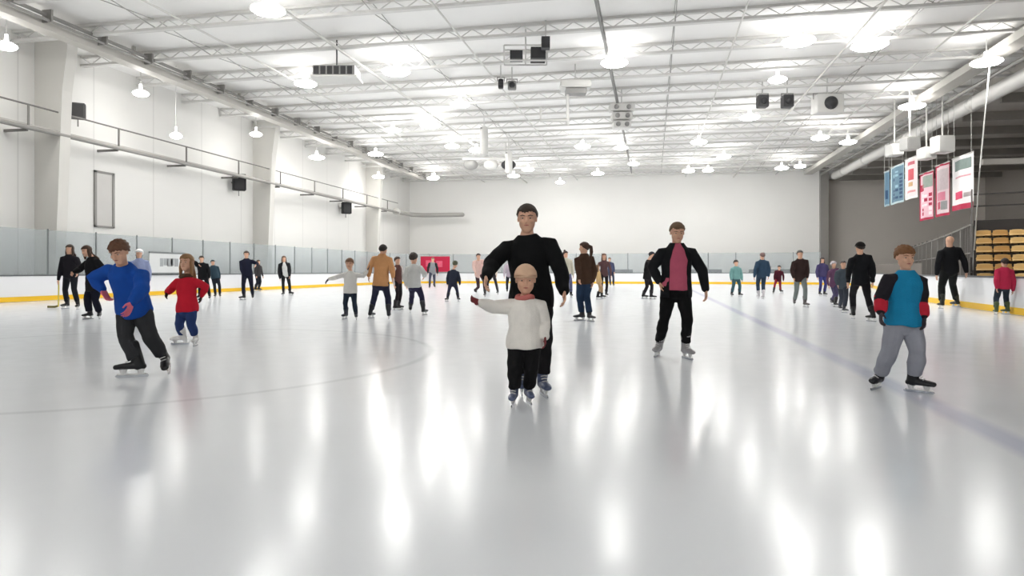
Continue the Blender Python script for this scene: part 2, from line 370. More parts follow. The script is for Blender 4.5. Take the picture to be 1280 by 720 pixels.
# ------------------------------------------------------------------ lamps
lens_m = emis('lamp_glow', (1, .985, .95), LAMP_STRENGTH)
hous = mat('lamp_housing', (205, 204, 202), .4, .2, .04, 3)
acryl = emis('glowing_acrylic', (1, .985, .955), REFLECTOR_STRENGTH)
def lamp_mesh(r):
    a = B(); loft(a, [(0, 0, .0), (0, 0, .05), (0, 0, .13), (0, 0, .17), (0, 0, .42)], [r * 1.04, r * 1.0, r * .6, r * .2, r * .15], n=24, cap=False)
    l = B(); ell(l, (0, 0, 0), (r, r, .13), n=20, m=6)
    return a, l
lamp0 = None
def lamp(x, y, z, r=.55, label=None, group=None, ztop=ZD - .01):
    global lamp0
    p = overhead(x, y, z) if y is not None else None
    return place_lamp(p, r, label, group, ztop)
def place_lamp(p, r, label, group, ztop=ZD - .02):
    t = empty('high_bay_lamp', p, label, 'lamp', group)
    a, l = lamp_mesh(r); obj('reflector', a, acryl, t, True); obj('lens', l, lens_m, t, True)
    bm = B(); loft(bm, [(0, 0, .4), (0, 0, max(ztop - p.z, .45))], [.02, .02], n=6); obj('hanging_rod', bm, hous, t)
    return t
G1 = 'high bay lamps under the roof'
LAMPS = [(8, 58, 9.2, .33, 'glowing lamp before left wall at the far left edge of the photo'),
 (176, 117, 9.2, .33, 'glowing lamp before left wall above the grey box light'),
 (320, 168, 9.2, .33, 'glowing lamp before left wall between the two black speakers'),
 (220, 170, 7.5, .26, 'low glowing lamp close to the left cable tray'),
 (396, 197, 8.9, .5, 'glowing lamp before left wall, fourth along the row'),
 (473, 221, 9.2, .5, 'glowing lamp before left wall nearest the far corner'),
 (335, 13, 9.95, .55, 'large bright lamp at the top left of the roof'),
 (495, 90, 9.95, .6, 'bright lamp right of the dark hanging heater'),
 (382, 105, 9.95, .5, 'lamp just below left of the dark hanging heater'),
 (575, 131, 9.95, .5, 'round lamp in the middle roof beyond the heater'),
 (538, 157, 9.95, .6, 'wide lamp left of the white hanging speaker column'),
 (491, 163, 9.95, .5, 'lamp over left side, left of the wide one'),
 (565, 183, 9.95, .5, 'far lamp left of the white hanging speaker column'),
 (768, 79, 9.95, .55, 'lamp beside the lattice girder near the roof centre'),
 (998, 52, 9.95, .6, 'bright lamp in the right roof, left one of a pair'),
 (1087, 57, 9.95, .65, 'wide lamp in the right roof, right one of a pair'),
 (1233, 78, 9.55, .55, 'lamp in front of the right duct near the photo edge'),
 (1140, 133, 9.55, .6, 'lamp in front of the right duct, second from the photo edge'),
 (937, 147, 9.95, .55, 'lamp beside the twin dark speakers in the right roof'),
 (972, 100, 9.95, .4, 'small lamp above the twin dark speakers'),
 (543, 222, 9.8, .45, 'far lamp above the far left corner'),
 (660, 212, 9.8, .5, 'far lamp above the man in black'),
 (776, 185, 9.95, .5, 'far lamp below the hanging speaker cluster'),
 (905, 196, 9.95, .5, 'far lamp above the teenager in the pink shirt'),
 (885, 213, 9.9, .45, 'tiny far lamp near the far wall, right half'),
 (792, 205, 9.95, .45, 'tiny far lamp near the far wall, middle'),
 (1000, 208, 9.9, .45, 'tiny far lamp near the right corner'),
 (1060, 178, 9.55, .5, 'lamp in front of the right duct at its far part'),
 (700, 228, 9.5, .4, 'lowest tiny far lamp before the far wall')]
for x, y, z, r, lab in LAMPS: lamp(x, y, z, r, lab, G1)
for k, x in enumerate((-19.5, -12, -4.6, 3, 10.4)):
    for j, y in enumerate((46, 59)):
        place_lamp(Vector((x, y, 9.6)), .52, 'small far lamp over the %s, %s' % (('left eave', 'left half of the rink', 'rink left of the girder', 'rink right of the girder', 'right boards')[k], ('nearer one of its row', 'one closest to the far wall')[j]), G1)
for x in (-18, -10.5, -3, 4.5, 11.5):  # rows added out of view to light the ice and the skaters' fronts
    for y, rr_ in ((-6.5, .62), (18, .5)):
        place_lamp(Vector((x, y, 9.95)), rr_, 'high bay lamp hanging over the near end of the rink', G1)

for y in (30, 38): place_lamp(Vector((23.5, y, 9.0)), .55, 'lamp under the lower roof over the right concourse', 'lamps over the right concourse', 9.44)  # added out of view to lift the dark aisle
# ------------------------------------------------------------------ things hanging under the roof
dk = mat('unit_dark', (58, 58, 60), .5, .2, .1, 4); lg = mat('unit_light', (214, 213, 210), .45, .1, .04, 3); md_ = mat('unit_mid', (150, 149, 147), .5, .2, .06, 3)
def hanger(t, dz, m=hous, x=0, y=0):
    bm = B(); loft(bm, [(x, y, 0), (x, y, dz)], [.03, .03], n=6); return obj('hanging_rod', bm, m, t)
# unit heater
p = overhead(421, 92, 9.3); t = empty('unit_heater', p, 'dark slatted unit heater hanging on a long rod, upper left roof', 'heater', rz=YAW)
bm = B(); box(bm, (-.85, -.5, -.2), (.85, .5, .2)); obj('casing', bm, md_, t)
bm = B()
for k in range(6): box(bm, (-.8 + k * .27, -.53, -.16), (-.8 + k * .27 + .2, -.5, .16))
obj('louver', bm, dk, t)
hanger(t, ZD - p.z - .02, dk)
bm = B(); box(bm, (-.95, -.55, -.27), (.95, .55, -.2)); obj('drip_tray', bm, lg, t)
# black projector pair in frame
p = overhead(657, 69, 9.75); t = empty('video_cube', p, 'black box units in a pale hanging frame, near top centre', 'projector', rz=YAW)
bm = B(); box(bm, (.2, -.35, -.22), (.78, .35, .22)); obj('casing', bm, dk, t)
bm = B(); box(bm, (-.62, -.25, -.2), (-.12, .25, .12)); obj('casing', bm, dk, t)
bm = B()
for z in (-.3, .3): bar(bm, (-.85, -.3, z), (.85, -.3, z), .05, .05); bar(bm, (-.85, .3, z), (.85, .3, z), .05, .05)
for x in (-.85, 0, .85): bar(bm, (x, -.3, -.3), (x, -.3, .3), .05, .05); bar(bm, (x, .3, -.3), (x, .3, .3), .05, .05)
obj('frame', bm, lg, t); hanger(t, ZD - p.z - .02)
p = overhead(682, 54, 9.9); t = empty('small_speaker', p, 'small dark box hanging just right above the black projector units', 'speaker', rz=YAW)
bm = B(); box(bm, (-.16, -.15, -.22), (.16, .15, .22)); obj('cabinet', bm, dk, t); hanger(t, ZD - p.z - .02)
# dark twin speakers
def speaker(nm, p, w_, h_, d_, m, label, hang=True, rz=YAW, tilt=0):
    t = empty(nm, p, label, 'speaker', rz=rz)
    bm = B(); box(bm, (-w_ / 2, -d_ / 2, -h_ / 2), (w_ / 2, d_ / 2, h_ / 2)); bmesh.ops.bevel(bm, geom=bm.edges[:], offset=.03, segments=2, affect='EDGES'); obj('cabinet', bm, m, t)
    bm = B(); loft(bm, [(0, -d_ / 2 - .02, 0), (0, -d_ / 2 + .02, 0)], [min(w_, h_) * .36] * 2, n=20); obj('speaker_grille', bm, dk, t)
    bm = B(); bar(bm, (-w_ / 2 - .04, 0, h_ * .3), (-w_ / 2 - .04, 0, h_ / 2 + .1), .04, .04); bar(bm, (w_ / 2 + .04, 0, h_ * .3), (w_ / 2 + .04, 0, h_ / 2 + .1), .04, .04); bar(bm, (-w_ / 2 - .06, 0, h_ / 2 + .1), (w_ / 2 + .06, 0, h_ / 2 + .1), .04, .04); obj('bracket', bm, md_, t)
    if hang: hanger(t, max(ZD - p.z - .02, .1))
    return t
speaker('hanging_speaker', overhead(953, 127, 9.7), .5, .6, .5, mat('unit_black', (66, 66, 68), .5, 0, .1, 4), 'left one of the dark twin speakers below the right roof')
speaker('hanging_speaker', overhead(984, 127, 9.7), .5, .6, .5, mat('unit_black', (66, 66, 68), .5, 0, .1, 4), 'right one of the dark twin speakers below the right roof')
speaker('hanging_speaker', overhead(1034, 131, 9.4), 1.3, .9, .8, lg, 'white speaker with dark grille hanging left of the right duct')
speaker('hanging_speaker', overhead(626, 105, 9.9), .24, .42, .3, dk, 'tiny black speaker hanging below the black projector units, left')
speaker('hanging_speaker', overhead(640, 107, 9.9), .4, .4, .3, md_, 'small grey speaker hanging below the black projector units, right')
p = overhead(719, 112, 9.6); t = empty('air_unit', p, 'white rectangular air unit with drop pipes near the roof centre', 'air unit', rz=YAW)
bm = B(); box(bm, (-.7, -.5, .02), (.7, .5, .34)); bmesh.ops.bevel(bm, geom=bm.edges[:], offset=.05, segments=2, affect='EDGES'); obj('casing', bm, lg, t)
bm = B(); box(bm, (-.45, -.3, -.22), (.5, .3, .0)); obj('vent_box', bm, md_, t)
bm = B(); loft(bm, [(-.35, 0, 0), (-.35, 0, -1.6)], [.07, .07]); loft(bm, [(-.35, 0, -1.45), (-1.6, 0, -1.45), (-1.6, 0, -.9)], [.07] * 3); obj('drop_pipe', bm, lg, t, True); hanger(t, ZD - p.z - .02)
p = overhead(777, 146, 9.3); t = empty('speaker_cluster', p, 'white cluster of stacked speakers under the lattice girder', 'speaker', rz=YAW)
for k, (w_, z) in enumerate(((1.3, .45), (1.05, 0), (.9, -.45))):
    bm = B(); box(bm, (-w_ / 2, -.35, z - .18), (w_ / 2, .35, z + .18)); bmesh.ops.bevel(bm, geom=bm.edges[:], offset=.04, segments=2, affect='EDGES'); q = obj('cabinet', bm, lg, t)
    for s in (-1, 1):
        bm = B(); loft(bm, [(s * w_ * .25, -.37, z), (s * w_ * .25, -.34, z)], [.13, .13], n=14); obj('speaker_grille', bm, md_, t)
hanger(t, ZD - p.z - .02)
for k, (x, y, z, h_, lab) in enumerate([(605, 176, 9.3, 1.5, 'tall slim white speaker column hanging left of the far roof centre'), (636, 203, 9.0, 1.3, 'short slim white speaker column hanging right of the tall one')]):
    p = overhead(x, y, z); t = empty('speaker_column', p, lab, 'speaker', rz=YAW)
    bm = B(); loft(bm, [(0, 0, -h_ / 2), (0, 0, h_ / 2)], [(.26, .2)] * 2, n=16); obj('cabinet', bm, lg, t, True)
    bm = B(); bar(bm, (-.2, -.2, h_ / 2), (.2, .2, h_ / 2), .1, .1); obj('bracket', bm, md_, t); hanger(t, ZD - p.z - .02)
p = overhead(612, 207, 9.0); t = empty('scoreboard_rig', p, 'grey round speakers on a white rig far under the roof', 'speaker', rz=YAW)
bm = B(); bar(bm, (-2.0, 0, .5), (2.2, 0, .5), .15, .15); bar(bm, (-1.2, 0, .5), (-1.2, 0, ZD - p.z - .02), .06, .06); bar(bm, (1.2, 0, .5), (1.2, 0, ZD - p.z - .02), .06, .06); obj('frame', bm, lg, t)
for x, m in ((-1.4, md_), (.1, lg), (1.4, dk)):
    bm = B(); ell(bm, (x, 0, .05), (.55, .4, .38)); obj('speaker_horn', bm, m, t, True)
# wall speakers on the left
def wallbox(px, py_, z, w_, h_, m, nm, label):
    r = (px - 640) / FPX; a = math.atan(r) - YAW; X = XW + .55; Y = X / math.tan(a); d = FW.dot(Vector((X, Y, 0)))
    z = CH + (HY - py_) * d / FPX
    t = empty(nm, (X, Y, z), label, 'speaker', rz=YAW + .5)
    bm = B(); box(bm, (-w_ / 2, -.25, -h_ / 2), (w_ / 2, .25, h_ / 2)); bmesh.ops.bevel(bm, geom=bm.edges[:], offset=.04, segments=2, affect='EDGES'); obj('cabinet', bm, m, t)
    bm = B(); box(bm, (-w_ * .36, -.28, -h_ * .4), (w_ * .36, -.25, h_ * .4)); obj('speaker_grille', bm, dk if m is blk else mat('grille_grey', (92, 92, 92), .6), t)
    bm = B(); bar(bm, (0, .2, 0), (-.42, .3, 0), .08, .08); bar(bm, (0, .2, -h_ / 2 - .3), (0, .2, 0), .05, .05); obj('bracket', bm, md_, t)
blk = mat('speaker_black', (34, 34, 36), .5, 0, .1, 5)
wallbox(97, 139, 0, .62, .66, mat('box_grey', (110, 110, 110), .5, 0, .1, 4), 'wall_speaker', 'grey box speaker mounted high on the left wall near the photo edge')
wallbox(299, 228, 0, .75, 1.0, blk, 'wall_speaker', 'larger black speaker on the left wall above the navy skater')
wallbox(433, 260, 0, .75, .95, blk, 'wall_speaker', 'smaller black speaker on the left wall toward the far corner')

# ------------------------------------------------------------------ banners
def banner(px0, px1, X, zt, zb, base, edge, marks, label):
    def yy(px): return X / math.tan(math.atan((px - 640) / FPX) - YAW)
    y1, y0 = yy(px0), yy(px1); L_ = y1 - y0; H_ = zt - zb
    t = empty('championship_banner', (X, (y0 + y1) / 2, zb), label, 'banner', 'banners hanging below the right duct')
    # gently waved cloth facing the rink
    def sheet(a0, a1, b0, b1, off, m, nm):
        bm = B(); n = 10; g = []
        for i in range(n + 1):
            u = a0 + (a1 - a0) * i / n; y = -L_ / 2 + u * L_; dx = .05 * math.sin(u * 9) - off
            g.append([bm.verts.new((dx + s, y, z * H_)) for z in (b0, b1) for s in (0, .008)])
        for a, b in zip(g, g[1:]):
            for f in ((0, 2), (2, 3), (3, 1), (1, 0)): bm.faces.new((a[f[0]], b[f[0]], b[f[1]], a[f[1]]))
        bm.faces.new((g[0][0], g[0][1], g[0][3], g[0][2])); bm.faces.new((g[-1][0], g[-1][1], g[-1][3], g[-1][2]))
        return obj(nm, bm, m, t)
    sheet(0, 1, 0, 1, 0, mat('banner_edge', edge, .8, 0, .04, 3), 'banner_border')
    sheet(.07, .93, .05, .96, .012, mat('banner_cloth', base, .8, 0, .08, 3), 'banner_cloth')
    for (a0, a1, b0, b1, c) in marks: sheet(a0, a1, b0, b1, .024, mat('banner_mark', c, .8, 0, .15, 6), 'banner_print')
    bm = B(); loft(bm, [(0, -L_ / 2, H_), (0, L_ / 2, H_)], [.03, .03], n=8)
    for s in (-.4, .4): loft(bm, [(0, s * L_, H_), (0, s * L_, ZD - .01 - zb)], [.012, .012], n=5)
    obj('hanging_pole', bm, pipe_w, t)
R1, W1, T1, P1 = (176, 44, 74), (224, 216, 216), (70, 100, 120), (214, 130, 150)
banner(1105, 1112, 15.5, 7.9, 5.55, (90, 120, 140), (150, 170, 178), [(.3, .7, .2, .45, (40, 70, 100))], 'narrow blue grey banner, leftmost of the five')
def spots(c, c2, n=6, a0=.15, a1=.85, b0=.12, b1=.9, seed=1):
    r = random.Random(seed); o = []
    for k in range(n):
        b = b0 + (b1 - b0) * k / n
        for j in range(3):
            a = a0 + (a1 - a0) * j / 3
            if r.random() < .8: o.append((a, a + (a1 - a0) * .24, b, b + (b1 - b0) / n * r.uniform(.4, .75), c if r.random() < .6 else c2))
    return o
banner(1113, 1130, 15.5, 8.0, 5.55, (96, 124, 140), (176, 196, 200), spots((52, 76, 104), (140, 170, 185), 8, seed=3), 'slate blue patterned banner left of the white one with red marks')
banner(1131, 1147, 15.5, 8.1, 5.6, (226, 212, 212), (232, 230, 228), [(.25, .75, .82, .9, (200, 110, 120)), (.3, .7, .45, .72, (206, 96, 104)), (.35, .65, .3, .4, (196, 160, 120)), (.2, .8, .15, .2, (210, 150, 150))], 'white banner with red emblem marks beside the slate blue banner')
banner(1149, 1167, 15.6, 6.9, 4.15, (232, 190, 200), R1, [(.07, .75, .68, .93, (150, 160, 150)), (.6, .95, .62, .76, R1)] + spots(R1, (240, 226, 228), 5, b0=.1, b1=.58, seed=5), 'pink and white dotted banner in red, left of the lower three')
banner(1169, 1187, 15.6, 7.05, 4.2, (222, 200, 204), R1, [(.12, .88, .5, .9, (198, 184, 186)), (.3, .85, .3, .46, P1), (.2, .5, .12, .28, (150, 150, 150)), (.55, .85, .14, .28, (196, 90, 110))], 'middle red edged banner with grey panel of the lower three')
banner(1190, 1217, 15.6, 7.1, 4.35, (226, 222, 222), (236, 234, 232), [(0, 1, 0, .1, R1), (.12, .88, .74, .93, (120, 134, 130)), (.15, .85, .6, .63, (214, 160, 168)), (.45, .85, .2, .34, (206, 70, 104)), (.12, .4, .22, .3, (170, 160, 160))], 'white banner with red bottom hem, rightmost and largest')
for k, (px, y, s) in enumerate(((1118, 188, .7), (1158, 192, .7), (1178, 181, .95), (1137, 180, .7))):
    t = empty('duct_box', at(px, y, 37 - k * .8), ['white box left of the banner tops', 'pale box above the dotted banner', 'largest white box above the red edged banner', 'pale box above the white banner with red marks'][k], 'air unit', rz=YAW)
    bm = B(); box(bm, (-.45 * s, -.4, -.45 * s), (.45 * s, .4, .45 * s)); bmesh.ops.bevel(bm, geom=bm.edges[:], offset=.04, segments=2, affect='EDGES'); obj('casing', bm, lg, t)
    z0 = t.location.z; bm = B(); bar(bm, (0, 0, .4 * s), (0, 0, ZD - .01 - z0), .06, .06); obj('hanging_rod', bm, pipe_w, t)
# slack cable on the right
bm = B(); loft(bm, [overhead(1237, 82, 9.6), at(1225, 210, 24), at(1216, 337, 25.5)], [.024] * 3, n=6)
tag(obj('netting_cable', bm, pipe_w), 'thin pale cable running down in front of the seating from the duct', 'cable')

# ------------------------------------------------------------------ right stands
con = mat('stand_dark', (72, 68, 66), .8, 0, .1, 1)
SD = (FW + RT * ((1217 - 640) / FPX)).normalized(); SR = SD.cross(UP); SO = at(1217, 388, gdepth(388)); SO.z = 0; SO = SO + SD * 2.2
SROT = math.atan2(SR.y, SR.x)
st = empty('bleacher', SO, 'dark stepped stand under the golden seats on the right', 'bleacher', rz=SROT)
bm = B()
for k in range(9): box(bm, (0, .3 + .85 * k, 0), (9.0, .3 + .85 * (k + 1), .62 + .33 * k))
obj('step', bm, con, st)
bm = B(); box(bm, (0, .1, 0), (9.0, .3, 1.0)); obj('front_wall', bm, mat('stand_front', (92, 88, 86), .7, 0, .1, 1), st)
bm = B()
for x in (-.06,):
    bar(bm, (x, .2, 1.6), (x, 7.9, 4.6), .06, .06); bar(bm, (x, .2, 1.1), (x, 7.9, 4.1), .04, .04)
    for k in range(9): bar(bm, (x, .3 + .95 * k, 0), (x, .3 + .95 * k, 1.6 + .37 * k), .06, .06)
for z in (3.9, 4.4): bar(bm, (0, 7.9, z), (9, 7.9, z), .06, .06)
obj('rail', bm, con, st)
gold = [mat('seat_gold', (206, 168, 104), .5, 0, .1, 3), mat('seat_gold', (190, 148, 84), .5, 0, .12, 3.1), mat('seat_gold', (220, 186, 124), .5, 0, .1, 2.9)]
sg = mat('seat_bracket', (60, 56, 54), .6, .2, .1, 3)
def seat_meshes():
    bm = B(); loft(bm, [(-.02, -.22, 0), (-.02, .22, 0)], [(.2, .035)] * 2, hint=(1, 0, 0), n=14); a = fuse(bm, .02, 1)
    bm = B(); loft(bm, [(.2, -.22, .0), (.27, -.22, .22)], [.01, .01]) ; bm.free()
    bm = B(); loft(bm, [(.19, 0, -.02), (.22, 0, .08), (.24, 0, .2)], [(.26, .03), (.265, .03), (.24, .03)], hint=(0, 1, 0), n=14); b = fuse(bm, .02, 1)
    c = B(); box(c, (.0, -.03, -.26), (.06, .03, -.02)); box(c, (-.1, -.03, -.06), (.2, .03, -.02)); m = bpy.data.meshes.new('br'); c.to_mesh(m); c.free()
    return a, b, m
sa, sb, sc = seat_meshes()
for gi in range(3): pass
rows = ['lowest', 'second', 'third', 'fourth', 'fifth', 'sixth']
for k in range(6):
    for i in range(8 if k < 5 else 8):
        t = empty('stadium_seat', SO + SR * (.32 + i * .52) + SD * (.3 + .85 * k + .46) + UP * (.62 + .33 * k + .26), 'golden tip-up seat in the %s row of the right stand' % rows[k], 'seat', 'golden seats in the %s row' % rows[k], SROT + PI / 2)
        g = gold[(i * 7 + k * 3) % 3]
        for nm, me in (('seat', sa), ('backrest', sb), ('bracket', sc)):
            q = me.copy() if False else me
            o = bpy.data.objects.new(nm, q); COL.objects.link(o); o.parent = t
            if not q.materials: q.materials.append(gold[0] if nm != 'bracket' else sg)
            if nm != 'bracket': o.material_slots[0].link = 'OBJECT'; o.material_slots[0].material = g
# concourse fence between stand and far corner
fm = mat('fence_grey', (128, 124, 120), .5, .4, .08, 2)
pf = [Vector((12.6, 30.5, 0)), Vector((14.5, 38, 0)), Vector((17.5, 50, 0)), Vector((20.5, 62, 0))]
fz = [3.05, 2.95, 2.9, 2.9]
for si in range(3):
    a, b = pf[si], pf[si + 1]
    t = empty('mesh_fence', a, ['grey barred fence panel next to the stand', 'grey barred fence panel behind the man in black', 'grey barred fence panel nearest the far right corner'][si], 'fence', 'barred fence on the right concourse')
    d = b - a; L_ = d.length
    bm = B(); bar(bm, (0, 0, fz[si]), d + UP * fz[si + 1], .07, .07); bar(bm, (0, 0, 1.9), d + UP * 1.9, .05, .05); bar(bm, (0, 0, .15), d + UP * .15, .07, .07); obj('rail', bm, fm, t)
    n = int(L_ / .3); bm = B()
    for k in range(n):
        z = fz[si] + (fz[si + 1] - fz[si]) * k / n; bar(bm, d * (k / n) + UP * 0.1, d * (k / n) + UP * z, .03, .03)
    obj('bar', bm, fm, t)
    for k in range(int(L_ / 2.6) + 1):
        bm = B(); q = d * min(k * 2.6 / L_, 1); bar(bm, q, q + UP * (3.0), .1, .1); obj('post', bm, fm, t)
bm = B(); box(bm, (17.2, 44, 0), (29.5, 66, 1.7)); struct('trim_9', bm, mat('concourse_block', (138, 132, 127), .8, 0, .06, .8))
# dark structure above the stand
bm = B(); bar(bm, (20.5, 14, 4.2), (20.5, 40, 4.2), .25, .5)
for k in range(7): bar(bm, (20.5, 14 + k * 4.3, 0), (20.5, 14 + k * 4.3, 4.6), .25, .25)
struct('trim_10', bm, con)
bm = B(); box(bm, (22, 8, 0), (22.2, 36, 7.5)); struct('trim_11', bm, mat('stand_back', (86, 80, 76), .8, 0, .1, .8))
bm = B(); bar(bm, (17, 40, 6.9), (XE, 40, 6.9), .25, .3); struct('trim_12', bm, mat('fascia', (190, 186, 180), .7, 0, .05, .8))
# red banner and dark things behind the far glass
t = empty('red_banner', (at(544, 330, 65.2)), 'crimson banner hung on the far left glass', 'banner', rz=YAW)
bm = B(); loft(bm, [(-1.45, 0, .1), (1.45, 0, .1)], [(.04, .6)] * 2, hint=(0, 1, 0), n=4, cap=False); bm.free()
bm = B(); box(bm, (-1.4, 0, -.75), (1.4, .03, .72)); obj('banner_cloth', bm, mat('crimson', (180, 24, 62), .7, 0, .06, 2), t)
bm = B(); box(bm, (-.9, -.01, -.25), (-.3, 0, .35)); box(bm, (.1, -.01, -.3), (.7, 0, .3)); obj('banner_print', bm, mat('crimson_light', (206, 84, 110), .7, 0, .3, 4), t)
bm = B(); bar(bm, (-1.45, .05, .72), (1.45, .05, .72), .05, .05); bar(bm, (-1.45, .05, -.75), (1.45, .05, -.75), .05, .05); bar(bm, (-.9, .05, .7), (-.9, .9, .7), .04, .04); obj('frame', bm, md_, t)
# team benches behind the far boards
benchm = mat('bench_grey', (110, 112, 118), .6, 0, .1, 2)
for k, (X, lab) in enumerate(((-4, 'dark bench behind the far glass left of the woman with the ponytail'), (4.2, 'dark bench behind the far glass left of the teenager'), (11, 'dark bench behind the far glass near the right corner'))):
    t = empty('team_bench', (X, 66, 0), lab, 'bench', 'benches behind the far glass')
    bm = B(); box(bm, (-2.2, -.2, .42), (2.2, .2, .5)); obj('seat', bm, benchm, t)
    bm = B(); box(bm, (-2.2, .2, .6), (2.2, .26, 1.35)); obj('backrest', bm, benchm, t)
    for s in (-1, 1): bm = B(); box(bm, (s * 2 - .05, -.2, 0), (s * 2 + .05, .26, .6)); obj('leg', bm, benchm, t)

# ================================================================== PEOPLE
def ik(a, b, l1, l2, pole, straight=1.03):
    """joint between a and b for two bones; bones stretch a touch if b is out of reach"""
    d = b - a; L_ = d.length; s = L_ / (l1 + l2)
    k = s * 1.012 if s > .988 else (max(s * straight, .76) if straight else 1)
    if s * straight < 1 or s > .988: l1 *= k; l2 *= k
    t = d.normalized(); x = (l1 * l1 - l2 * l2 + L_ * L_) / (2 * L_); h = math.sqrt(max(l1 * l1 - x * x, 0))
    p = pole - t * pole.dot(t)
    if p.length < 1e-4: p = t.orthogonal()
    return a + t * x + p.normalized() * h
def head_geo(bm, c, fr, hh, detail):
    R_, F_, U_ = fr; P = lambda x, y, z: c + R_ * (x * hh) + F_ * (y * hh) + U_ * (z * hh)
    ell(bm, P(0, -.04, .13), (.335 * hh, .40 * hh, .36 * hh), fr, 20, 14)
    ell(bm, P(0, .08, -.14), (.29 * hh, .27 * hh, .34 * hh), fr, 16, 12)
    ell(bm, P(0, .16, -.37), (.18 * hh, .16 * hh, .13 * hh), fr)
    if detail:
        loft(bm, [P(0, .33, .06), P(0, .40, -.06), P(0, .41, -.11)], [.035 * hh, .05 * hh, .062 * hh], n=8)
        for s in (-1, 1):
            ell(bm, P(s * .33, -.02, -.02), (.035 * hh, .07 * hh, .11 * hh), fr, 10, 8)
            ell(bm, P(s * .14, .255, -.10), (.11 * hh, .08 * hh, .09 * hh), fr, 10, 8)
        loft(bm, [P(-.2, .28, .15), P(0, .33, .13), P(.2, .28, .15)], [.05 * hh] * 3, n=8)
def hand_geo(bm, wr, dir_, pn, th, L_, curl=.5):
    """palm, four bent fingers of different length and a thumb; dir_ = along hand, pn = palm normal, th = thumb side"""
    d = dir_.normalized(); n = (pn - d * pn.dot(d)).normalized(); s = (th - d * th.dot(d) - n * th.dot(n)).normalized()
    pl = L_ * .5; loft(bm, [wr - d * .01, wr + d * pl * .5, wr + d * pl], [(L_ * .15, L_ * .1), (L_ * .215, L_ * .085), (L_ * .22, L_ * .07)], hint=s, n=10)
    for k, (o, fl) in enumerate(((.165, .42), (.055, .48), (-.055, .45), (-.16, .36))):
        p = wr + d * pl * .95 + s * (o * L_); q = d + s * (o * .5); seg = fl * L_ / 3; pts = [p]; a = 0
        for j in range(3):
            a += curl * (.5 + .25 * j); v = (q * math.cos(a) + n * math.sin(a)); p = p + v.normalized() * seg * (1.15 - .15 * j); pts.append(p)
        loft(bm, pts, [L_ * .05, L_ * .047, L_ * .043, L_ * .036], n=7)
    p = wr + d * pl * .3 + s * (L_ * .17); v = (d * .75 + s * .6 + n * .35).normalized(); v2 = (d * .95 + s * .1 + n * .4).normalized()
    loft(bm, [p, p + v * L_ * .2, p + v * L_ * .2 + v2 * L_ * .2], [L_ * .07, L_ * .058, L_ * .045], n=7)
def hair_geo(c, fr, hh, front=.4, side=-.12, back=-.6, thick=1.1, tuft=.03, seed=0, n=36, m=26):
    R_, F_, U_ = fr; bm = B(); rs = random.Random(seed); rings = []
    ph = [rs.uniform(0, 6) for _ in range(6)]
    cc = c + F_ * (-.04 * hh) + U_ * (.13 * hh)
    def pt(th, phi):
        x, y, z = math.sin(th) * math.cos(phi), math.sin(th) * math.sin(phi), math.cos(th)
        if y > .45: line = front - .06 * math.sin(phi * 5 + ph[0]) - .05 * math.sin(phi * 17 + ph[4])
        elif y > -.1: k = (y + .1) / .55; line = side + (front - side) * k * k
        else: k = min((-.1 - y) / .6, 1); line = side + (back - side) * k
        f = max(0, min(1, (z - line) / .10 + .5)); f = f * f * (3 - 2 * f)
        r = (.84 + (thick - .84) * f) + f * tuft * (math.sin(phi * 7 + ph[1] + z * 5) * math.sin(th * 9 + ph[2]) + .6 * math.sin(phi * 13 + z * 11 + ph[3]))
        return cc + R_ * (x * .345 * hh * r) + F_ * (y * .41 * hh * r) + U_ * (z * .37 * hh * r)
    top = bm.verts.new(pt(0, 0)); bot = bm.verts.new(pt(PI, 0))
    for i in range(1, m): rings.append([bm.verts.new(pt(PI * i / m, 2 * PI * k / n)) for k in range(n)])
    for k in range(n): bm.faces.new((top, rings[0][k], rings[0][(k + 1) % n])); bm.faces.new((bot, rings[-1][(k + 1) % n], rings[-1][k]))
    for a, b in zip(rings, rings[1:]):
        for k in range(n): bm.faces.new((a[k], b[k], b[(k + 1) % n], a[(k + 1) % n]))
    return bm

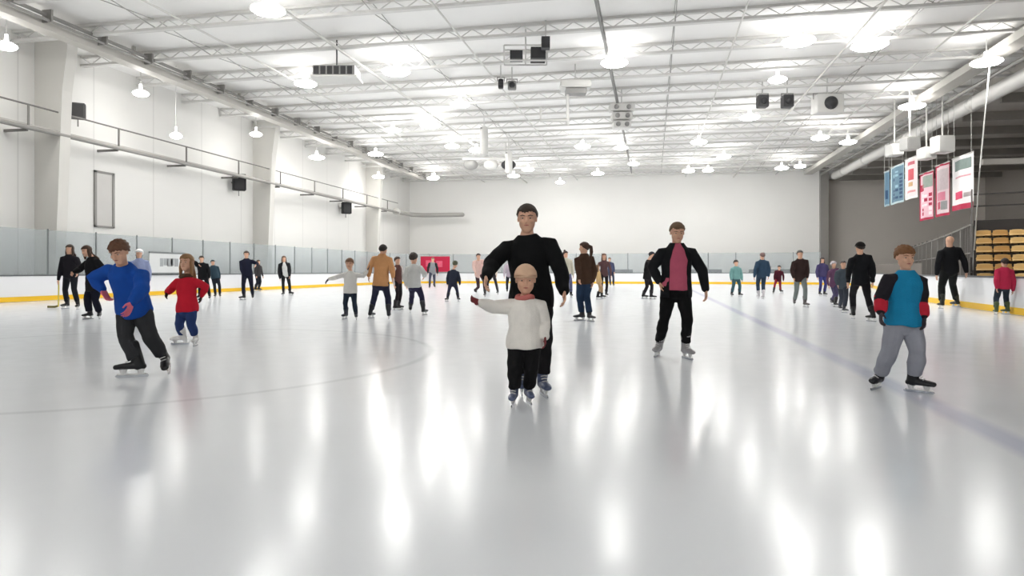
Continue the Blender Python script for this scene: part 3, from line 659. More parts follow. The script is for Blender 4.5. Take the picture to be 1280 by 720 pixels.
white_s, steel = (226, 224, 222), mat('blade_steel', (190, 194, 200), .25, .9, .03, 5)
def skate(par, an, fd, up, L_, boot, near, holder=(225, 225, 225), lace=(210, 210, 210), soles=True):
    up = up.normalized()
    """an = ankle joint, fd = toe direction, up = shin direction"""
    fd = fd.normalized(); s = fd.cross(up).normalized(); u = s.cross(fd).normalized(); ah = L_ * .27
    if abs(fd.z) < .05: u = (u * .3 + UP * .7).normalized()
    P = lambda x, y, z: an + fd * (x * L_) + s * (y * L_) + u * (z * L_ - ah)
    bm = B()
    loft(bm, [P(-.22, 0, .10), P(-.05, 0, .13), P(.2, 0, .13), P(.45, 0, .11), P(.62, 0, .09)], [(.13 * L_, .10 * L_), (.14 * L_, .13 * L_), (.155 * L_, .12 * L_), (.165 * L_, .10 * L_), (.13 * L_, .085 * L_)], hint=s, n=14)
    q0 = an - fd * (.05 * L_); loft(bm, [P(-.09, 0, .12), q0 + up * (.06 * L_), q0 + up * (.34 * L_), q0 + up * (.58 * L_)], [(.16 * L_, .19 * L_), (.17 * L_, .20 * L_), (.20 * L_, .23 * L_), (.235 * L_, .26 * L_)], hint=s, n=14)
    bt = link_mesh('skate_boot', fuse(bm, .006 if near else .016, 2), mat('boot', boot, .4, 0, .15, 12), par)
    # holder and blade
    bm = B()
    for x0, x1 in ((-.26, .0), (.26, .52)):
        loft(bm, [P((x0 + x1) / 2, 0, .02), P((x0 + x1) / 2, 0, -.14)], [((x1 - x0) * .5 * L_, .09 * L_), ((x1 - x0) * .32 * L_, .03 * L_)], hint=fd, n=10, cap=False)
    loft(bm, [P(-.32, 0, -.15), P(.58, 0, -.15)], [(.03 * L_, .025 * L_)] * 2, hint=UP if abs(fd.z) < .9 else s, n=8, cap=False)
    obj('blade_holder', bm, mat('holder', holder, .4, 0, .05, 9), bt)
    bm = B(); q = [P(-.36, 0, -.17), P(.6, 0, -.17), P(.64, 0, -.21), P(.58, 0, -.265), P(-.34, 0, -.265), P(-.38, 0, -.22)]
    a = [bm.verts.new(v + s * .004) for v in q]; b = [bm.verts.new(v - s * .004) for v in q]
    bm.faces.new(a); bm.faces.new(b[::-1])
    for k in range(6): bm.faces.new((a[k], a[(k + 1) % 6], b[(k + 1) % 6], b[k]))
    obj('blade', bm, steel, bt)
    if near:
        bm = B()
        for k in range(5):
            t = k / 4; x = .30 - .26 * t; z = .245 + .30 * t
            loft(bm, [P(x, -.09, z), P(x + .03, 0, z + .02), P(x, .09, z)], [.012 * L_ + .002] * 3, n=6)
        obj('laces', bm, mat('laces', lace, .8, 0, .05, 9), bt)

NP = [0]
def person(label, feet, top, face=0, H=None, top_c=(30, 30, 32), bot_c=(34, 34, 38), boot=(30, 30, 34), hands=None, pelvis=None, neck=None, head=None, hair=('short', (70, 50, 36)),
           sk=(214, 168, 142), kid=False, glove=None, bag=0., bbag=0., hem=.06, sleeve=1., hyaw=None, hpitch=0, build=1., open_c=None, vest=None, cuff=None, hs=None, poles=None, kp=None,
           extra=None, group='skaters on the ice', footup=None, holder=(225, 225, 225), sleeve_c=None, roll=0, sw=1., curl=.5):
    NP[0] += 1; seed = NP[0]
    base = sum(f[1] for f in feet) / len(feet) if H is None else max(f[1] for f in feet)
    base = max(f[1] for f in feet)
    d = gdepth(base); near = d < 9.6; mid = d < 19
    if d > 12: bag *= .65; bbag *= .7
    g = [ground(f[0], f[1]) for f in feet]
    tz = CH + (HY - top[1]) * d / FPX                      # height of the crown
    if H is None: H = tz - .065
    F_dir = lambda a: -FW * math.cos(math.radians(a)) + RT * math.sin(math.radians(a))
    f = F_dir(face); u = -f.cross(UP)
    if abs(abs(face) - 90) > 1 and u.dot(RT) < 0: u = -u
    hs_ = hs or (.168 if kid else .15); hh = hs_ * H
    root_loc = (g[0] + g[1]) / 2; root_loc.z = 0
    root = empty('person', root_loc, label, 'person', group)
    off = root_loc
    L = lambda v: v - off
    def px(p, dflt=0.): return L(at(p[0], p[1], d + (p[2] if len(p) > 2 else dflt)))
    legl = (.50 if kid else .53) * H
    hd = px(head) if head else L(at(top[0], top[1], d)) - UP * hh * .5
    nk = px(neck) if neck else hd - UP * (hh * .5 + .002 * H)
    pv = px(pelvis) if pelvis else Vector((nk.x * .5, nk.y * .5, legl + .065 - .0 * H))
    if not pelvis: pv.z = min(pv.z, legl + .05)
    sp = (nk - pv); spn = sp.normalized()
    uu = (u - spn * u.dot(spn)).normalized(); ff = uu.cross(spn); ff = ff if ff.dot(f) > 0 else -ff
    if abs(roll): uu = (uu + spn * math.tan(math.radians(roll))).normalized()
    bw = build
    shw = .108 * H * sw; sh = [nk - spn * .066 * H + uu * (s * shw) for s in (-1, 1)]
    hp = [pv + u * (s * .052 * H) for s in (-1, 1)]
    an = []; fds = []; lk = .93 if kid else 1.
    SL = H * (.198 if kid else .172)
    for i in (0, 1):
        fa = feet[i][2] if len(feet[i]) > 2 else face + (-12 if i == 0 else 12) * (1 if abs(face) < 90 else -1)
        fds.append(F_dir(fa)); lift = feet[i][3] if len(feet[i]) > 3 else 0
        an.append(L(g[i]) + UP * (SL * .27 + SL * .262 + .0 + lift) - fds[i] * .02)
    if footup:
        for i, v in footup.items(): fds[i] = (fds[i] + UP * v).normalized()
    kn = [ik(hp[i], an[i], .245 * H * lk, .245 * H * lk, (f * 1.0 + (u * (kp[i] if kp else (-.15, .15)[i]))))for i in (0, 1)]
    l1, l2 = .172 * H, .157 * H
    wr = []; el = []
    for i in (0, 1):
        s = (-1, 1)[i]
        if hands and hands[i]: w_ = px(hands[i])
        else: w_ = sh[i] - UP * (l1 + l2) * .96 + u * s * .05 * H + f * .05 * H
        v = w_ - sh[i]
        if v.length > (l1 + l2) * 1.22: w_ = sh[i] + v.normalized() * (l1 + l2) * 1.22
        wr.append(w_); pol = (-f * .7 - UP * .2 + u * s * .7)
        if poles and poles[i]: pol = RT * poles[i][0] + FW * poles[i][1] + UP * poles[i][2]
        el.append(ik(sh[i], w_, l1, l2, pol))
    hy = face if hyaw is None else hyaw
    hf = F_dir(hy); hr = hf.cross(UP); p_ = math.radians(hpitch); hf2 = hf * math.cos(p_) - UP * math.sin(p_); hu = hr.cross(hf2)
    fr = (hr, hf2, hu)
    vb = .0055 if near else (.013 if mid else .02); vc = .008 if near else (.014 if mid else .02)
    def torso(bm, g_, lo=-.03, hi=1.):
        R_ = []; pts = []
        for t, a, b in ((lo, .096, .072), (.12, .094, .07), (.38, .080 if not kid else .084, .060), (.68, .094, .066), (.84, .096, .060), (.94, .066, .046), (1.02, .036, .034)):
            pts.append(pv + sp * t); R_.append((a * H * bw + g_, b * H * bw + g_))
        loft(bm, pts, R_, hint=uu, n=18)
    # ---- body: one continuous surface
    bm = B(); torso(bm, 0)
    loft(bm, [nk - spn * .05 * H, nk + (hd - nk) * .2 - fr[1] * hh * .05, hd - fr[1] * hh * .12 - hu * hh * .1], [.042 * H * bw, .033 * H if not kid else .029 * H, .032 * H if not kid else .028 * H], n=12)
    head_geo(bm, hd, fr, hh, near or mid)
    for i in (0, 1):
        loft(bm, [hp[i] + UP * .02 * H, hp[i] + (kn[i] - hp[i]) * .45, kn[i], kn[i] + (an[i] - kn[i]) * .3, kn[i] + (an[i] - kn[i]) * .8, an[i]], [r * H * bw for r in (.052, .045, .031, .034, .022, .021)], n=12)
        loft(bm, [sh[i] - uu * (.02 * H * (-1, 1)[i]), sh[i], sh[i] + (el[i] - sh[i]) * .5, el[i], el[i] + (wr[i] - el[i]) * .3, wr[i]], [r * H * bw for r in (.028, .030, .026, .022, .022, .014)], n=12)
    HL = .105 * H; hbs = [B(), B()] if glove else [bm, bm]
    hdirs = []
    for i in (0, 1):
        fd_ = (wr[i] - el[i]).normalized(); dd = (fd_ * .75 - UP * .5).normalized() if fd_.z < .3 else fd_; s = (-1, 1)[i]
        hdirs.append(dd); th = f * .9 + UP * .4
        hand_geo(hbs[i], wr[i], dd, (-u * s + f * .1), th, HL * (1.0 if not glove else 1.12), curl)
    body = link_mesh('body', fuse(bm, vb, 2), skin(sk), root)
    if glove:
        for hb in hbs: link_mesh('glove', fuse(hb, .006 if near else .012, 1), mat('glove', glove, .85, 0, .15, 12), root)
    # ---- trousers
    g2 = (.014 if d < 12 else .009) + .010 * bbag; bm = B()
    pts = [pv - sp * .10, pv, pv + sp * .16]; loft(bm, pts, [(.088 * H * bw + g2, .064 * H * bw + g2), (.097 * H * bw + g2, .072 * H * bw + g2), (.09 * H * bw + g2, .066 * H * bw + g2)], hint=uu, n=16)
    for i in (0, 1):
        cu = an[i] + (kn[i] - an[i]) * (.17 if bbag < 1 else .12); fl = .006 + .012 * bbag
        loft(bm, [hp[i] + UP * .02 * H, hp[i] + (kn[i] - hp[i]) * .45, kn[i], kn[i] + (an[i] - kn[i]) * .35, cu], [.055 * H * bw + g2, .046 * H * bw + g2, .033 * H * bw + g2 + .003, .034 * H * bw + g2, .027 * H * bw + fl + .006], n=14, cap=False)
    link_mesh('trousers', fuse(bm, vc, 2, (.007, 18) if near else ((.006, 15) if mid else None), seed), cloth(bot_c), root)
    # ---- top
    hem_ = hem + .06
    g1 = .012 + .012 * bag
    def sleeves(bm, a, b, extra=0.):
        for i in (0, 1):
            ch = [sh[i] - uu * (.03 * H * (-1, 1)[i]), sh[i], sh[i] + (el[i] - sh[i]) * .5, el[i], el[i] + (wr[i] - el[i]) * .4, wr[i] - (wr[i] - el[i]) * .04]
            rr = [.030 * H * bw + g1, .033 * H * bw + g1, .030 * H * bw + g1, .026 * H * bw + g1, .024 * H * bw + g1, .017 * H * bw + g1 * .7]
            n_ = max(3, int(round(b * 6))); loft(bm, ch[:n_], [r + extra for r in rr[:n_]], n=14)
    if open_c is None or True:
        bm = B(); lo = -hem_
        R_ = []; pts = []
        for t, a, b in ((lo, .098, .078), (lo * .5, .102, .080), (.12, .099, .075), (.38, .090, .067), (.66, .100, .070), (.80, .097, .063), (.89, .078, .054), (.96, .052, .042), (1.02, .034, .032)):
            e_ = max(0, g2 - g1 + .014) if t < .2 else 0
            pts.append(pv + sp * t); R_.append((a * H * bw + g1 + e_, b * H * bw + g1 + e_))
        loft(bm, pts, R_, hint=uu, n=20, cap=False)
        if sleeve_c is None and not open_c: sleeves(bm, 0, sleeve)
        nm = 'vest' if sleeve_c else ('shirt' if open_c else 'sweater')
        link_mesh(nm, fuse(bm, vc, 3, (.008, 14) if near else ((.007, 13) if mid else None), seed + 50), cloth(open_c or top_c), root)
    if sleeve_c:
        bm = B(); sleeves(bm, 0, 1); link_mesh('sleeves', fuse(bm, vc, 2, (.006, 20), seed), cloth(sleeve_c), root)
    if cuff:
        for i in (0, 1):
            bm = B(); a = el[i] + (wr[i] - el[i]) * .38; loft(bm, [a, a + (wr[i] - el[i]) * .4], [.0265 * H + g1, .0235 * H + g1], n=14); link_mesh('cuff', fuse(bm, vc, 1), cloth(cuff), root)
    if open_c:      # open jacket over the shirt
        bm = B(); n = 26; gap = math.radians(36); rings = []
        for t, a, b in ((-hem_ - .16, .110, .090), (.1, .108, .084), (.38, .102, .078), (.66, .108, .08), (.80, .106, .070), (.90, .082, .058), (.97, .056, .046), (1.03, .040, .036)):
            c_ = pv + sp * t; ring = []
            gp_ = gap * (1.0 if t < .8 else .75)
            for k in range(n + 1):
                a_ = gp_ + (2 * PI - 2 * gp_) * k / n; ring.append(bm.verts.new(c_ + uu * (math.sin(a_) * (a * H * bw + g1)) + ff * (math.cos(a_) * (b * H * bw + g1))))
            rings.append(ring)
        for a, b in zip(rings, rings[1:]):
            for k in range(n): bm.faces.new((a[k], a[k + 1], b[k + 1], b[k]))
        bmesh.ops.subdivide_edges(bm, edges=bm.edges[:], cuts=1, use_grid_fill=True, smooth=.3)
        bmesh.ops.solidify(bm, geom=bm.faces[:], thickness=.016)
        sleeves(bm, 0, 1, .006)
        o = obj('jacket', bm, cloth(top_c), root, True); 
        fold_noise(o.data, .006, 14, seed)
    # ---- skates
    for i in (0, 1):
        up = (kn[i] - an[i]).normalized(); up = up if not (footup and i in footup) else up
        skate(root, an[i], fds[i], up, SL, boot, near, holder)
    # ---- face
    P = lambda x, y, z: hd + fr[0] * (x * hh) + fr[1] * (y * hh) + fr[2] * (z * hh)
    if (near or mid) and abs(hy) < 120:
        for s in (-1, 1):
            bm = B(); ell(bm, P(s * .135, .285, .03), (.045 * hh, .036 * hh, .024 * hh), fr, 12, 8); e = obj('eye', bm, mat('eye_white', (190, 178, 168), .3, 0, .02, 9), root, True)
            bm = B(); ell(bm, P(s * .135, .314, .03), (.026 * hh, .012 * hh, .024 * hh), fr, 10, 6); obj('iris', bm, mat('iris', (52, 38, 30), .3, 0, .05, 9), e, True)
        bm = B()
        for s in (-1, 1): loft(bm, [P(s * .06, .36, .115), P(s * .14, .345, .14), P(s * .23, .29, .115)], [.014 * hh, .02 * hh, .01 * hh], n=6)
        obj('eyebrows', bm, hairm(hair[1]), root, True)
        bm = B(); loft(bm, [P(-.1, .305, -.225), P(0, .345, -.215), P(.1, .305, -.225)], [.012 * hh, .026 * hh, .012 * hh], n=8); obj('lips', bm, mat('lips', (176, 104, 96), .5, 0, .05, 9), root, True)
    # ---- hair / hat
    kind, hc = hair[0], hair[1]; hm = hairm(hc)
    if kind == 'short': obj('hair', hair_geo(hd, fr, hh, .34, -.1, -.65, 1.13, .03, seed), hm, root, True)
    elif kind == 'mop': obj('hair', hair_geo(hd, fr, hh, .14, -.25, -.75, 1.11, .06, seed), hm, root, True)
    elif kind == 'bald': obj('hair', hair_geo(hd, fr, hh, 1.3, -.1, -.6, 1.02, .0, seed), hm, root, True) if False else None
    elif kind in ('long', 'pony', 'bun'):
        a = hair_geo(hd, fr, hh, .32, -.3, -.85, 1.15, .03, seed); o = obj('hair', a, hm, root, True)
        bm = B()
        if kind == 'long':
            loft(bm, [P(0, -.28, .0), P(0, -.36, -.4), nk - ff * .085 * H - UP * .02 * H, nk - ff * .095 * H - UP * .11 * H], [(.3 * hh, .16 * hh), (.32 * hh, .16 * hh), (.36 * hh, .12 * hh), (.26 * hh, .07 * hh)], hint=fr[0], n=14)
            for s in (-1, 1): loft(bm, [P(s * .3, -.02, .1), P(s * .35, -.02, -.3), P(s * .36, .02, -.75)], [(.09 * hh, .16 * hh), (.1 * hh, .18 * hh), (.06 * hh, .1 * hh)], hint=fr[0], n=10)
        elif kind == 'pony':
            loft(bm, [P(0, -.42, .22), P(0, -.62, .12), P(0, -.66, -.35), P(0, -.58, -.95)], [.1 * hh, .15 * hh, .16 * hh, .06 * hh], n=12)
        else: ell(bm, P(0, -.2, .58), (.17 * hh, .17 * hh, .16 * hh), fr)
        obj('hair_lock', bm, hm, o, True)
    elif kind == 'beanie':
        hc2 = hair[2] if len(hair) > 2 else (40, 34, 30)
        obj('hair', hair_geo(hd, fr, hh, .2, -.35, -.8, 1.08, .03, seed), hairm(hc2), root, True)
        o = obj('knit_hat', hair_geo(hd, fr, hh, .12, -.1, -.45, 1.17, .012, seed), cloth(hc), root, True)
        bm = B(); ring = [P(.375 * math.cos(a), -.04 + .455 * math.sin(a), .09 + .09 * math.sin(a)) for a in [2 * PI * k / 24 for k in range(25)]]
        loft(bm, ring, [.03 * hh] * 25, n=8, cap=False); obj('hat_brim', bm, cloth(tuple(int(v * .93) for v in hc)), o, True)
    elif kind == 'cap':
        obj('hair', hair_geo(hd, fr, hh, .2, -.2, -.7, 1.07, .03, seed), hairm((44, 36, 30)), root, True)
        o = obj('cap', hair_geo(hd, fr, hh, .25, .15, .0, 1.2, .0, seed), cloth(hc), root, True)
        bm = B(); loft(bm, [P(0, .3, .24), P(0, .62, .2)], [(.28 * hh, .025 * hh), (.2 * hh, .02 * hh)], hint=fr[0], n=12); obj('cap_visor', bm, cloth(hc), o, True)
    elif kind == 'helmet':
        hm_ = mat('helmet', hc, .3, 0, .04, 6)
        o = obj('helmet', hair_geo(hd, fr, hh, .25, -.25, -.55, 1.3, .012, seed), hm_, root, True)
        bm = B(); loft(bm, [P(-.34, .05, -.1), P(-.22, .15, -.48), P(0, .2, -.52), P(.22, .15, -.48), P(.34, .05, -.1)], [.02 * hh] * 5, n=6); obj('chin_strap', bm, mat('strap', (30, 30, 30), .8), o, True)
    J = dict(root=root, P=P, hd=hd, nk=nk, pv=pv, sp=sp, uu=uu, ff=ff, H=H, el=el, wr=wr, sh=sh, kn=kn, an=an, hh=hh, fr=fr, px=px, f=f, u=u, off=off)
    if extra: extra(J)
    return J

def scarf(c):
    def fn(J):
        bm = B(); H = J['H']; ring = [J['nk'] + J['uu'] * (.055 * H * math.cos(a)) + J['ff'] * (.05 * H * math.sin(a) + .01 * H) + UP * (.008 * H * math.sin(a * 2)) for a in [2 * PI * k / 20 for k in range(21)]]
        loft(bm, ring, [.022 * H] * 21, n=8, cap=False); obj('scarf', bm, cloth(c), J['root'], True)
    return fn

# --- near skaters
def kneepad(J):
    bm = B(); k = J['kn'][1]; a = J['an'][1]; q = k + (a - k) * .38; loft(bm, [q + UP * .02, q - UP * .02], [.060, .060], n=14); obj('knee_band', bm, cloth((214, 210, 208)), J['root'], True)
person('man in a black sweater and dark trousers skating behind the child in white', [(652, 493, 0), (679, 495.5, 12)], (659, 257), 0, hands=[(608, 346, -.42), (705, 364, -.3)], neck=(659, 294, 0), pelvis=(664, 372, .05), head=(659, 273.5, -.03),
       top_c=(16, 17, 19), bot_c=(26, 25, 27), boot=(84, 94, 122), hair=('short', (62, 50, 42)), bag=1.3, bbag=.8, hem=.1, poles=[(-.3, .8, .1), (.4, .8, .1)], hpitch=6, hyaw=-6, extra=kneepad, build=1.03, sw=1.06)
def mitts(J):
    pass
person('small child in a cream top and peach knit hat in front of the man', [(642, 507, -8), (661, 504, 10)], (657, 332), 0, kid=True, hands=[(600, 378, -.1), (681, 420, -.06)], neck=(656, 372, 0), pelvis=(656, 428, 0),
       top_c=(232, 228, 222), bot_c=(20, 20, 22), boot=(88, 98, 128), hair=('beanie', (222, 186, 158), (172, 130, 88)), glove=(122, 52, 56), bag=1.4, bbag=.8, hem=.06, hs=.215, build=1.06, poles=[(-.1, .5, -.6), (.15, .9, 0)], hpitch=10, extra=scarf((190, 110, 104)))
def belt(J): pass
person('boy in a bright blue jersey leaning forward on black skates', [(168, 471.5, -72), (204, 466.5, 25, .02)], (148, 297), -12, H=1.66, kid=True, hands=[(129, 362, -.05), (165, 378, -.42)], neck=(153, 331, -.12), pelvis=(168, 386, .12), head=(149, 315, -.22),
       top_c=(24, 74, 158), bot_c=(52, 53, 56), boot=(22, 23, 27), hair=('mop', (104, 70, 50)), glove=(214, 110, 130), bag=1.4, bbag=1.2, hem=.02, hs=.155, hpitch=28, hyaw=-4, poles=[(-.9, .2, 0), (.9, 0, -.3)], kp=[-.5, .3], sw=1.1, footup={1: -.35})
person('teenager in a black open jacket over a pink shirt on grey skates', [(823, 446, -28), (858, 449, 14)], (847, 278), 0, hands=[(824, 352, .0), (882, 362, -.05)], neck=(846, 305.5, 0), pelvis=(845, 362, .03), head=(846.5, 291, -.05),
       top_c=(24, 25, 28), bot_c=(18, 18, 20), boot=(158, 156, 158), hair=('short', (112, 88, 66)), open_c=(186, 90, 112), bag=.8, bbag=.1, hem=-.06, hpitch=14, poles=[(-1, .3, 0), (1, .3, .1)], build=.98)
def redstripe(J):
    H = J['H']
    for i in (0, 1):
        bm = B(); a, b = J['el'][i], J['wr'][i]; s = (-1, 1)[i]; o = J['u'] * (s * .028 * H) - J['f'] * 0
        loft(bm, [J['sh'][i] + (a - J['sh'][i]) * .45 + o, a + o, a + (b - a) * .5 + o * .8], [.02 * H, .022 * H, .018 * H], n=8); link_mesh('sleeve_stripe', fuse(bm, .008, 2), cloth((170, 40, 52)), J['root'])
person('boy in a teal vest and grey trousers standing on black skates, right foreground', [(1098, 487, -48), (1146, 491, 42)], (1131, 307), 0, kid=True, hands=[(1101, 390, -.1), (1154, 396, -.1)], neck=(1132, 339, 0), pelvis=(1129, 402, 0),
       top_c=(26, 128, 172), sleeve_c=(36, 34, 40), cuff=(186, 40, 58), bot_c=(150, 152, 162), boot=(32, 32, 36), hair=('mop', (132, 90, 58)), glove=(60, 52, 58), bag=1.3, bbag=1.6, hem=.02, hs=.17, hpitch=8, poles=[(-.3, .8, 0), (.3, .8, 0)], extra=redstripe, sw=1.02)
def tag_sw(J): pass
person('child in a red jersey and blue jeans on white skates, left side', [(226, 431, -75), (244, 433, 10)], (233, 318), -10, kid=True, hands=[(209, 366, -.1), (252, 370, .1)], neck=(233, 345, 0), pelvis=(234, 386, 0),
       top_c=(196, 32, 52), bot_c=(44, 62, 108), boot=(222, 220, 218), hair=('long', (150, 112, 76)), glove=(44, 32, 34), bag=1.0, bbag=.8, hem=.04, hs=.19, extra=scarf((84, 62, 48)), hyaw=-6)

# --- middle distance and far skaters
BK, DKN = (24, 25, 28), (36, 38, 48)
person('man in a black shirt and dark cap seen from behind, right of the rink', [(1066, 398.5, 170), (1090, 402, 195)], (1075, 303), 180, hands=[(1060, 352, 0), (1091, 352, 0)], top_c=BK, bot_c=(30, 28, 32), boot=(24, 24, 26), hair=('cap', (36, 34, 34)), bag=1.6, bbag=1, hem=.06)
person('broad bald man in black seen from behind by the right boards', [(1177, 386, 170), (1195, 384, 190)], (1187, 295), 180, hands=[(1171, 343, 0), (1208, 340, 0)], top_c=BK, bot_c=(26, 28, 28), boot=(30, 34, 26), hair=('bald', (60, 50, 44)), bag=2.5, bbag=1.6, sw=1.08, build=1.1, poles=[None, (1, 0, .1)])
person('child in a magenta jacket facing the right boards', [(1245, 393.5, 160), (1258, 393, 190)], (1256, 323), 165, kid=True, hands=[(1246, 360, .0), (1266, 363, 0)], top_c=(186, 46, 78), bot_c=(46, 56, 66), boot=(70, 84, 50), hair=('short', (50, 36, 30)), bag=2, bbag=1.2, hem=.1)
person('girl in black holding a yellow hockey stick by the left boards', [(83, 386, -10), (97, 387, 20)], (87, 306), 0, hands=[(73, 350, -.1), (97, 340, -.3)], top_c=(30, 28, 34), bot_c=(32, 34, 40), boot=(34, 34, 38), hair=('long', (58, 42, 34)), bag=.8, bbag=.5, hem=.05)
p1 = ground(73, 385)
g_ = ground(83, 386)
t = empty('hockey_stick', Vector((p1.x, p1.y, 0)), 'yellow hockey stick held by the girl in black at the left', 'hockey stick', rz=YAW)
bm = B(); loft(bm, [(0, 0, .05), (.05, -.05, 1.25)], [(.022, .016)] * 2, hint=(1, 0, 0), n=8); obj('shaft', bm, mat('stick_yellow', (226, 210, 96), .5, 0, .05, 4), t)
bm = B(); loft(bm, [(.0, 0, .07), (-.10, -.02, .04), (-.30, -.06, .045)], [(.012, .035)] * 3, hint=(0, 1, 0), n=8); obj('stick_blade', bm, mat('stick_dark', (120, 112, 60), .5, 0, .1, 4), t)
person('girl with long hair in a baggy black hoodie and shorts near the left boards', [(111, 399, -20), (124, 399, 25)], (107, 306), -25, hands=[(92, 340, -.2), (122, 345, -.1)], neck=(114, 322, 0), pelvis=(118, 358, 0), head=(108, 314, -.05), top_c=(24, 24, 27), bot_c=(24, 26, 40), boot=(44, 44, 50), hair=('long', (74, 52, 38)), bag=2.2, bbag=2.2, hem=.1, hpitch=12)
person('person in a white and black helmet skating behind the boy in blue', [(172, 388, 0), (181, 388, 10)], (174, 312), 20, top_c=(150, 160, 196), bot_c=(40, 42, 52), hair=('helmet', (226, 226, 226)), bag=1)
person('person in black with blond hair beside the red jersey child', [(249, 374, -10), (262, 375, 20)], (252, 320), 30, hands=[(248, 330, -.1), None], top_c=BK, bot_c=(24, 25, 30), hair=('pony', (60, 46, 38)), bag=.8)
person('person in a dark teal jacket right of the one in black, by the left boards', [(269, 372, 10), (275, 372, 30)], (266, 325), 40, top_c=(48, 66, 78), bot_c=(34, 38, 46), hair=('short', (52, 66, 74)), bag=1.2)
person('skater in navy clothes reaching an arm towards the small child', [(304, 375, -30), (316, 374.5, 20)], (308, 314), 15, hands=[(305, 345, 0), (320, 331, -.1)], top_c=(28, 30, 48), bot_c=(28, 30, 46), hair=('pony', (66, 46, 40)), bag=.8, bbag=.4)
person('small far skater in dark clothes beside the navy skater', [(320, 364, 90), (324, 364, 60)], (323, 325), 70, kid=True, hs=.15, top_c=(60, 58, 60), bot_c=(30, 34, 44), hair=('long', (82, 64, 50)), bag=1)
person('skater in a black jacket with white front, one skate kicked back', [(354, 370, 0), (363, 369, 70)], (355, 320), 20, hands=[(350, 348, 0), (362, 345, 0)], top_c=(34, 34, 38), open_c=(226, 226, 224), bot_c=(34, 34, 38), hair=('long', (112, 90, 78)), bag=.5)
person('child in a white top with both arms stretched wide', [(432, 399, -15), (445, 400, 15)], (437, 323), 0, kid=True, hands=[(411, 349, -.1), (459, 338, .1)], neck=(438, 339, 0), pelvis=(438, 364, 0), top_c=(216, 214, 210), bot_c=(36, 46, 60), boot=(52, 56, 70), hair=('mop', (120, 84, 60)), glove=(66, 62, 80), bag=.8, hem=.05, hs=.19)
person('man in an orange tan jacket seen from behind beside the child in white', [(464, 398, 160), (486, 399, 185)], (479, 306), 175, hands=[(461, 345, 0), (491, 346, 0)], neck=(478, 318, 0), pelvis=(476, 354, 0), top_c=(206, 152, 104), bot_c=(44, 46, 66), boot=(36, 36, 44), hair=('short', (34, 28, 26)), bag=1.3, bbag=.8, hem=.04)
person('thin person in brown between the orange jacket and the white shirt', [(495, 388, 90), (499, 387, 70)], (497, 321), 60, top_c=(96, 66, 62), bot_c=(34, 30, 34), hair=('short', (70, 52, 44)), build=.85, sleeve_c=(206, 198, 194))
person('boy in a pale grey shirt and navy shorts seen from behind', [(513, 391, 190), (530, 394, 160)], (517, 316), 170, kid=True, hands=[(508, 356, 0), (530, 345, .1)], pelvis=(518, 357, 0), top_c=(206, 208, 206), bot_c=(44, 42, 66), boot=(40, 40, 46), hair=('mop', (50, 42, 36)), bag=1.8, bbag=1, hem=.03, hs=.19)
person('far skater in grey and black in front of the crimson banner', [(537, 361, 0), (543, 360, 20)], (541, 322), 0, top_c=(150, 152, 156), sleeve_c=(40, 42, 44), bot_c=(70, 72, 90), hair=('short', (120, 96, 84)), bag=1.5)
person('child in a navy jersey with legs apart on the far ice', [(559, 377, -20), (573, 377, 20)], (569, 326), 180, kid=True, hs=.18, neck=(567, 337, 0), pelvis=(566, 354, 0), top_c=(40, 44, 58), bot_c=(44, 46, 66), hair=('mop', (78, 80, 60)), bag=.8)
person('far skater in pale pink with one leg back, left of the man in black', [(594, 367, 20), (606, 371, -10)], (598, 317), 20, hands=[(594, 340, 0), (606, 340, 0)], top_c=(222, 188, 178), bot_c=(58, 38, 46), hair=('short', (56, 44, 42)), bag=1)
person('far skater in beige right behind the one in pale pink', [(610, 366, 20), (622, 368, -10)], (613, 320), 0, top_c=(214, 200, 186), bot_c=(48, 46, 52), hair=('short', (140, 124, 96)), bag=1)
person('far skater in mauve seen under the arm of the man in black', [(634, 366, 0), (641, 367, 10)], (637, 323), 0, top_c=(188, 176, 188), bot_c=(44, 44, 56), hair=('short', (80, 66, 60)), bag=1)
person('far skater in a pale green top right of the man in black', [(703, 372, 0), (714, 372, 10)], (707, 314), 10, top_c=(196, 192, 176), bot_c=(96, 98, 130), hair=('bun', (60, 42, 40)), bag=1.4, hyaw=40)
person('woman in a brown jacket and jeans with long hair, right of the man in black', [(726, 401, -80), (738, 402, 30)], (730, 303), -150, hands=[(724, 348, -.1), (741, 352, 0)], top_c=(74, 54, 42), bot_c=(40, 58, 82), boot=(40, 40, 46), hair=('pony', (70, 46, 34)), bag=1.4, bbag=1.6, hem=.12, hyaw=-110)
person('child in tan clothes half hidden behind the woman in brown', [(748, 374, 90), (753, 373, 60)], (747, 331), 90, kid=True, top_c=(196, 164, 118), bot_c=(168, 140, 108), hair=('long', (104, 78, 56)), bag=.8)
person('slim far skater in black and pink right of the tan child', [(752, 372, 0), (758, 371, 10)], (755, 317), 0, build=.85, top_c=(92, 68, 70), bot_c=(34, 30, 34), hair=('long', (104, 74, 62)))
person('far skater in slate blue beside the slim one in pink', [(763, 358, 0), (767, 358, 10)], (762, 322), 0, top_c=(66, 70, 96), bot_c=(56, 60, 78), hair=('short', (90, 70, 64)))
person('skater in black facing right beside the teenager', [(805, 373.5, 60), (815, 374, 90)], (815, 315), 65, hands=[(808, 345, 0), (820, 343, 0)], neck=(811, 325, 0), pelvis=(809, 346, 0), top_c=(26, 25, 28), bot_c=(36, 32, 36), hair=('cap', (44, 46, 52)), bag=1.6, hem=.1)
person('child in a pale teal jacket on the far ice right of the teenager', [(915, 371, 0), (925, 371, 20)], (920, 325), 5, kid=True, hs=.18, top_c=(110, 152, 150), bot_c=(62, 92, 100), hair=('mop', (62, 52, 48)), bag=2, bbag=.8)
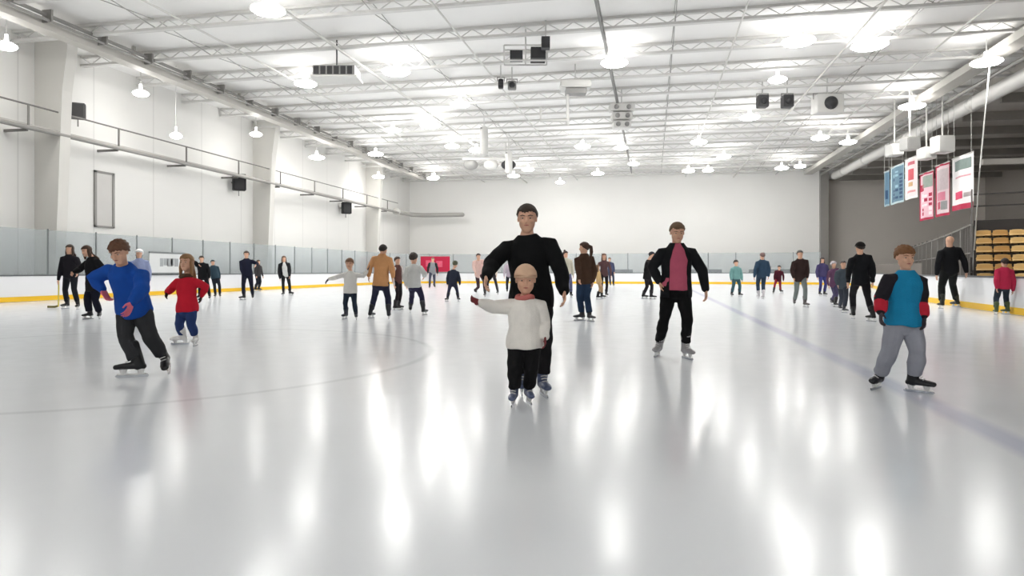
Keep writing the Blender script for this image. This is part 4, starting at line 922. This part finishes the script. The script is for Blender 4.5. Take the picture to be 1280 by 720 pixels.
person('skater in a black and blue jacket seen from behind, far right half', [(948, 373, 180), (954, 374, 180)], (953, 316), 180, top_c=(48, 68, 88), bot_c=(44, 60, 78), boot=(190, 186, 190), hair=('short', (110, 84, 80)), bag=1.8, bbag=.8)
person('tiny far skater in light blue right of the black and blue jacket', [(961, 355, 0), (965, 355, 0)], (963, 333), 0, kid=True, top_c=(96, 122, 150), bot_c=(110, 116, 140), hair=('short', (80, 70, 66)))
person('child in dark red and black on the far ice', [(967, 367, -30), (976, 366, 20)], (974, 332), -30, kid=True, hs=.17, top_c=(72, 26, 40), bot_c=(132, 34, 50), hair=('short', (40, 34, 36)), bag=1)
person('tiny far skater in pale lilac beside the dark red child', [(982, 354, 0), (987, 354, 0)], (985, 331), 0, kid=True, top_c=(206, 196, 212), bot_c=(150, 152, 170), hair=('short', (90, 80, 76)))
person('man in a dark brown jacket and grey trousers skating far right half', [(993, 382, -20), (1007, 384, 15)], (1000, 313), 0, hands=[(992, 347, 0), (1009, 347, 0)], top_c=(54, 40, 38), bot_c=(122, 130, 128), boot=(96, 90, 90), hair=('short', (92, 88, 84)), bag=1.6, bbag=.4, hem=.14)
person('skater in purple with black hair at the far right corner', [(1025, 370, 0), (1031, 370, 10)], (1028, 322), 0, top_c=(66, 60, 96), bot_c=(58, 60, 116), hair=('long', (50, 42, 48)), bag=1.2)
person('slim child in purple and pink beside the far right corner skater', [(1040, 381, 0), (1045, 384, 10)], (1042, 327), 10, kid=True, hs=.15, top_c=(106, 74, 100), bot_c=(72, 66, 96), hair=('helmet', (200, 190, 196)), build=.85)
person('skater in dark grey just left of the man in the dark cap', [(1050, 388, -10), (1056, 391, 15)], (1054, 326), 0, hands=[(1047, 356, 0), (1060, 356, 0)], top_c=(72, 80, 88), bot_c=(58, 62, 72), boot=(50, 52, 58), hair=('short', (80, 72, 70)), bag=1.2, bbag=.8)
for k, (x, y, c, lab) in enumerate([(1008, 322, (60, 60, 66), 'spectator in dark grey behind the far glass, left one'), (1017, 320, (84, 90, 92), 'spectator in slate grey behind the far glass'), (1033, 324, (40, 44, 60), 'spectator in navy behind the far right corner boards')]):
    d = 66.5 if k < 2 else 66
    P_ = at(x, y, d); P_.z = 0
    t = empty('person', P_, lab, 'person', 'spectators behind the far boards')
    bm = B(); loft(bm, [(0, 0, .85), (0, 0, 1.1), (0, 0, 1.42)], [(.19, .13), (.2, .14), (.17, .1)], hint=(1, 0, 0)); ell(bm, (0, 0, 1.63), (.085, .1, .12)); loft(bm, [(0, 0, 1.4), (0, 0, 1.58)], [.06, .055])
    for s in (-1, 1): loft(bm, [(s * .1, 0, .9), (s * .12, 0, .5), (s * .12, 0, .06)], [.085, .065, .05]); loft(bm, [(s * .19, 0, 1.4), (s * .25, .02, 1.12), (s * .22, -.08, .86)], [.06, .05, .035]); loft(bm, [(s * .12, .04, .04), (s * .12, -.16, .035)], [.045, .04])
    link_mesh('body', fuse(bm, .02, 2), skin((200, 160, 140)), t)
    bm = B(); loft(bm, [(0, 0, .78), (0, 0, 1.1), (0, 0, 1.42)], [(.21, .15), (.22, .16), (.19, .12)], hint=(1, 0, 0))
    for s in (-1, 1): loft(bm, [(s * .17, 0, 1.4), (s * .25, .02, 1.12), (s * .225, -.06, .9)], [.075, .065, .05])
    link_mesh('jacket', fuse(bm, .02, 2), cloth(c), t)
    bm = B()
    for s in (-1, 1): loft(bm, [(s * .09, 0, .9), (s * .12, 0, .5), (s * .12, 0, .1)], [.105, .085, .07])
    link_mesh('trousers', fuse(bm, .02, 2), cloth((50, 52, 60)), t)
    obj('hair', hair_geo(Vector((0, 0, 1.64)), (Vector((1, 0, 0)), Vector((0, -1, 0)), UP), .24, .3, -.2, -.7, 1.12), hairm((60, 50, 46)), t, True)
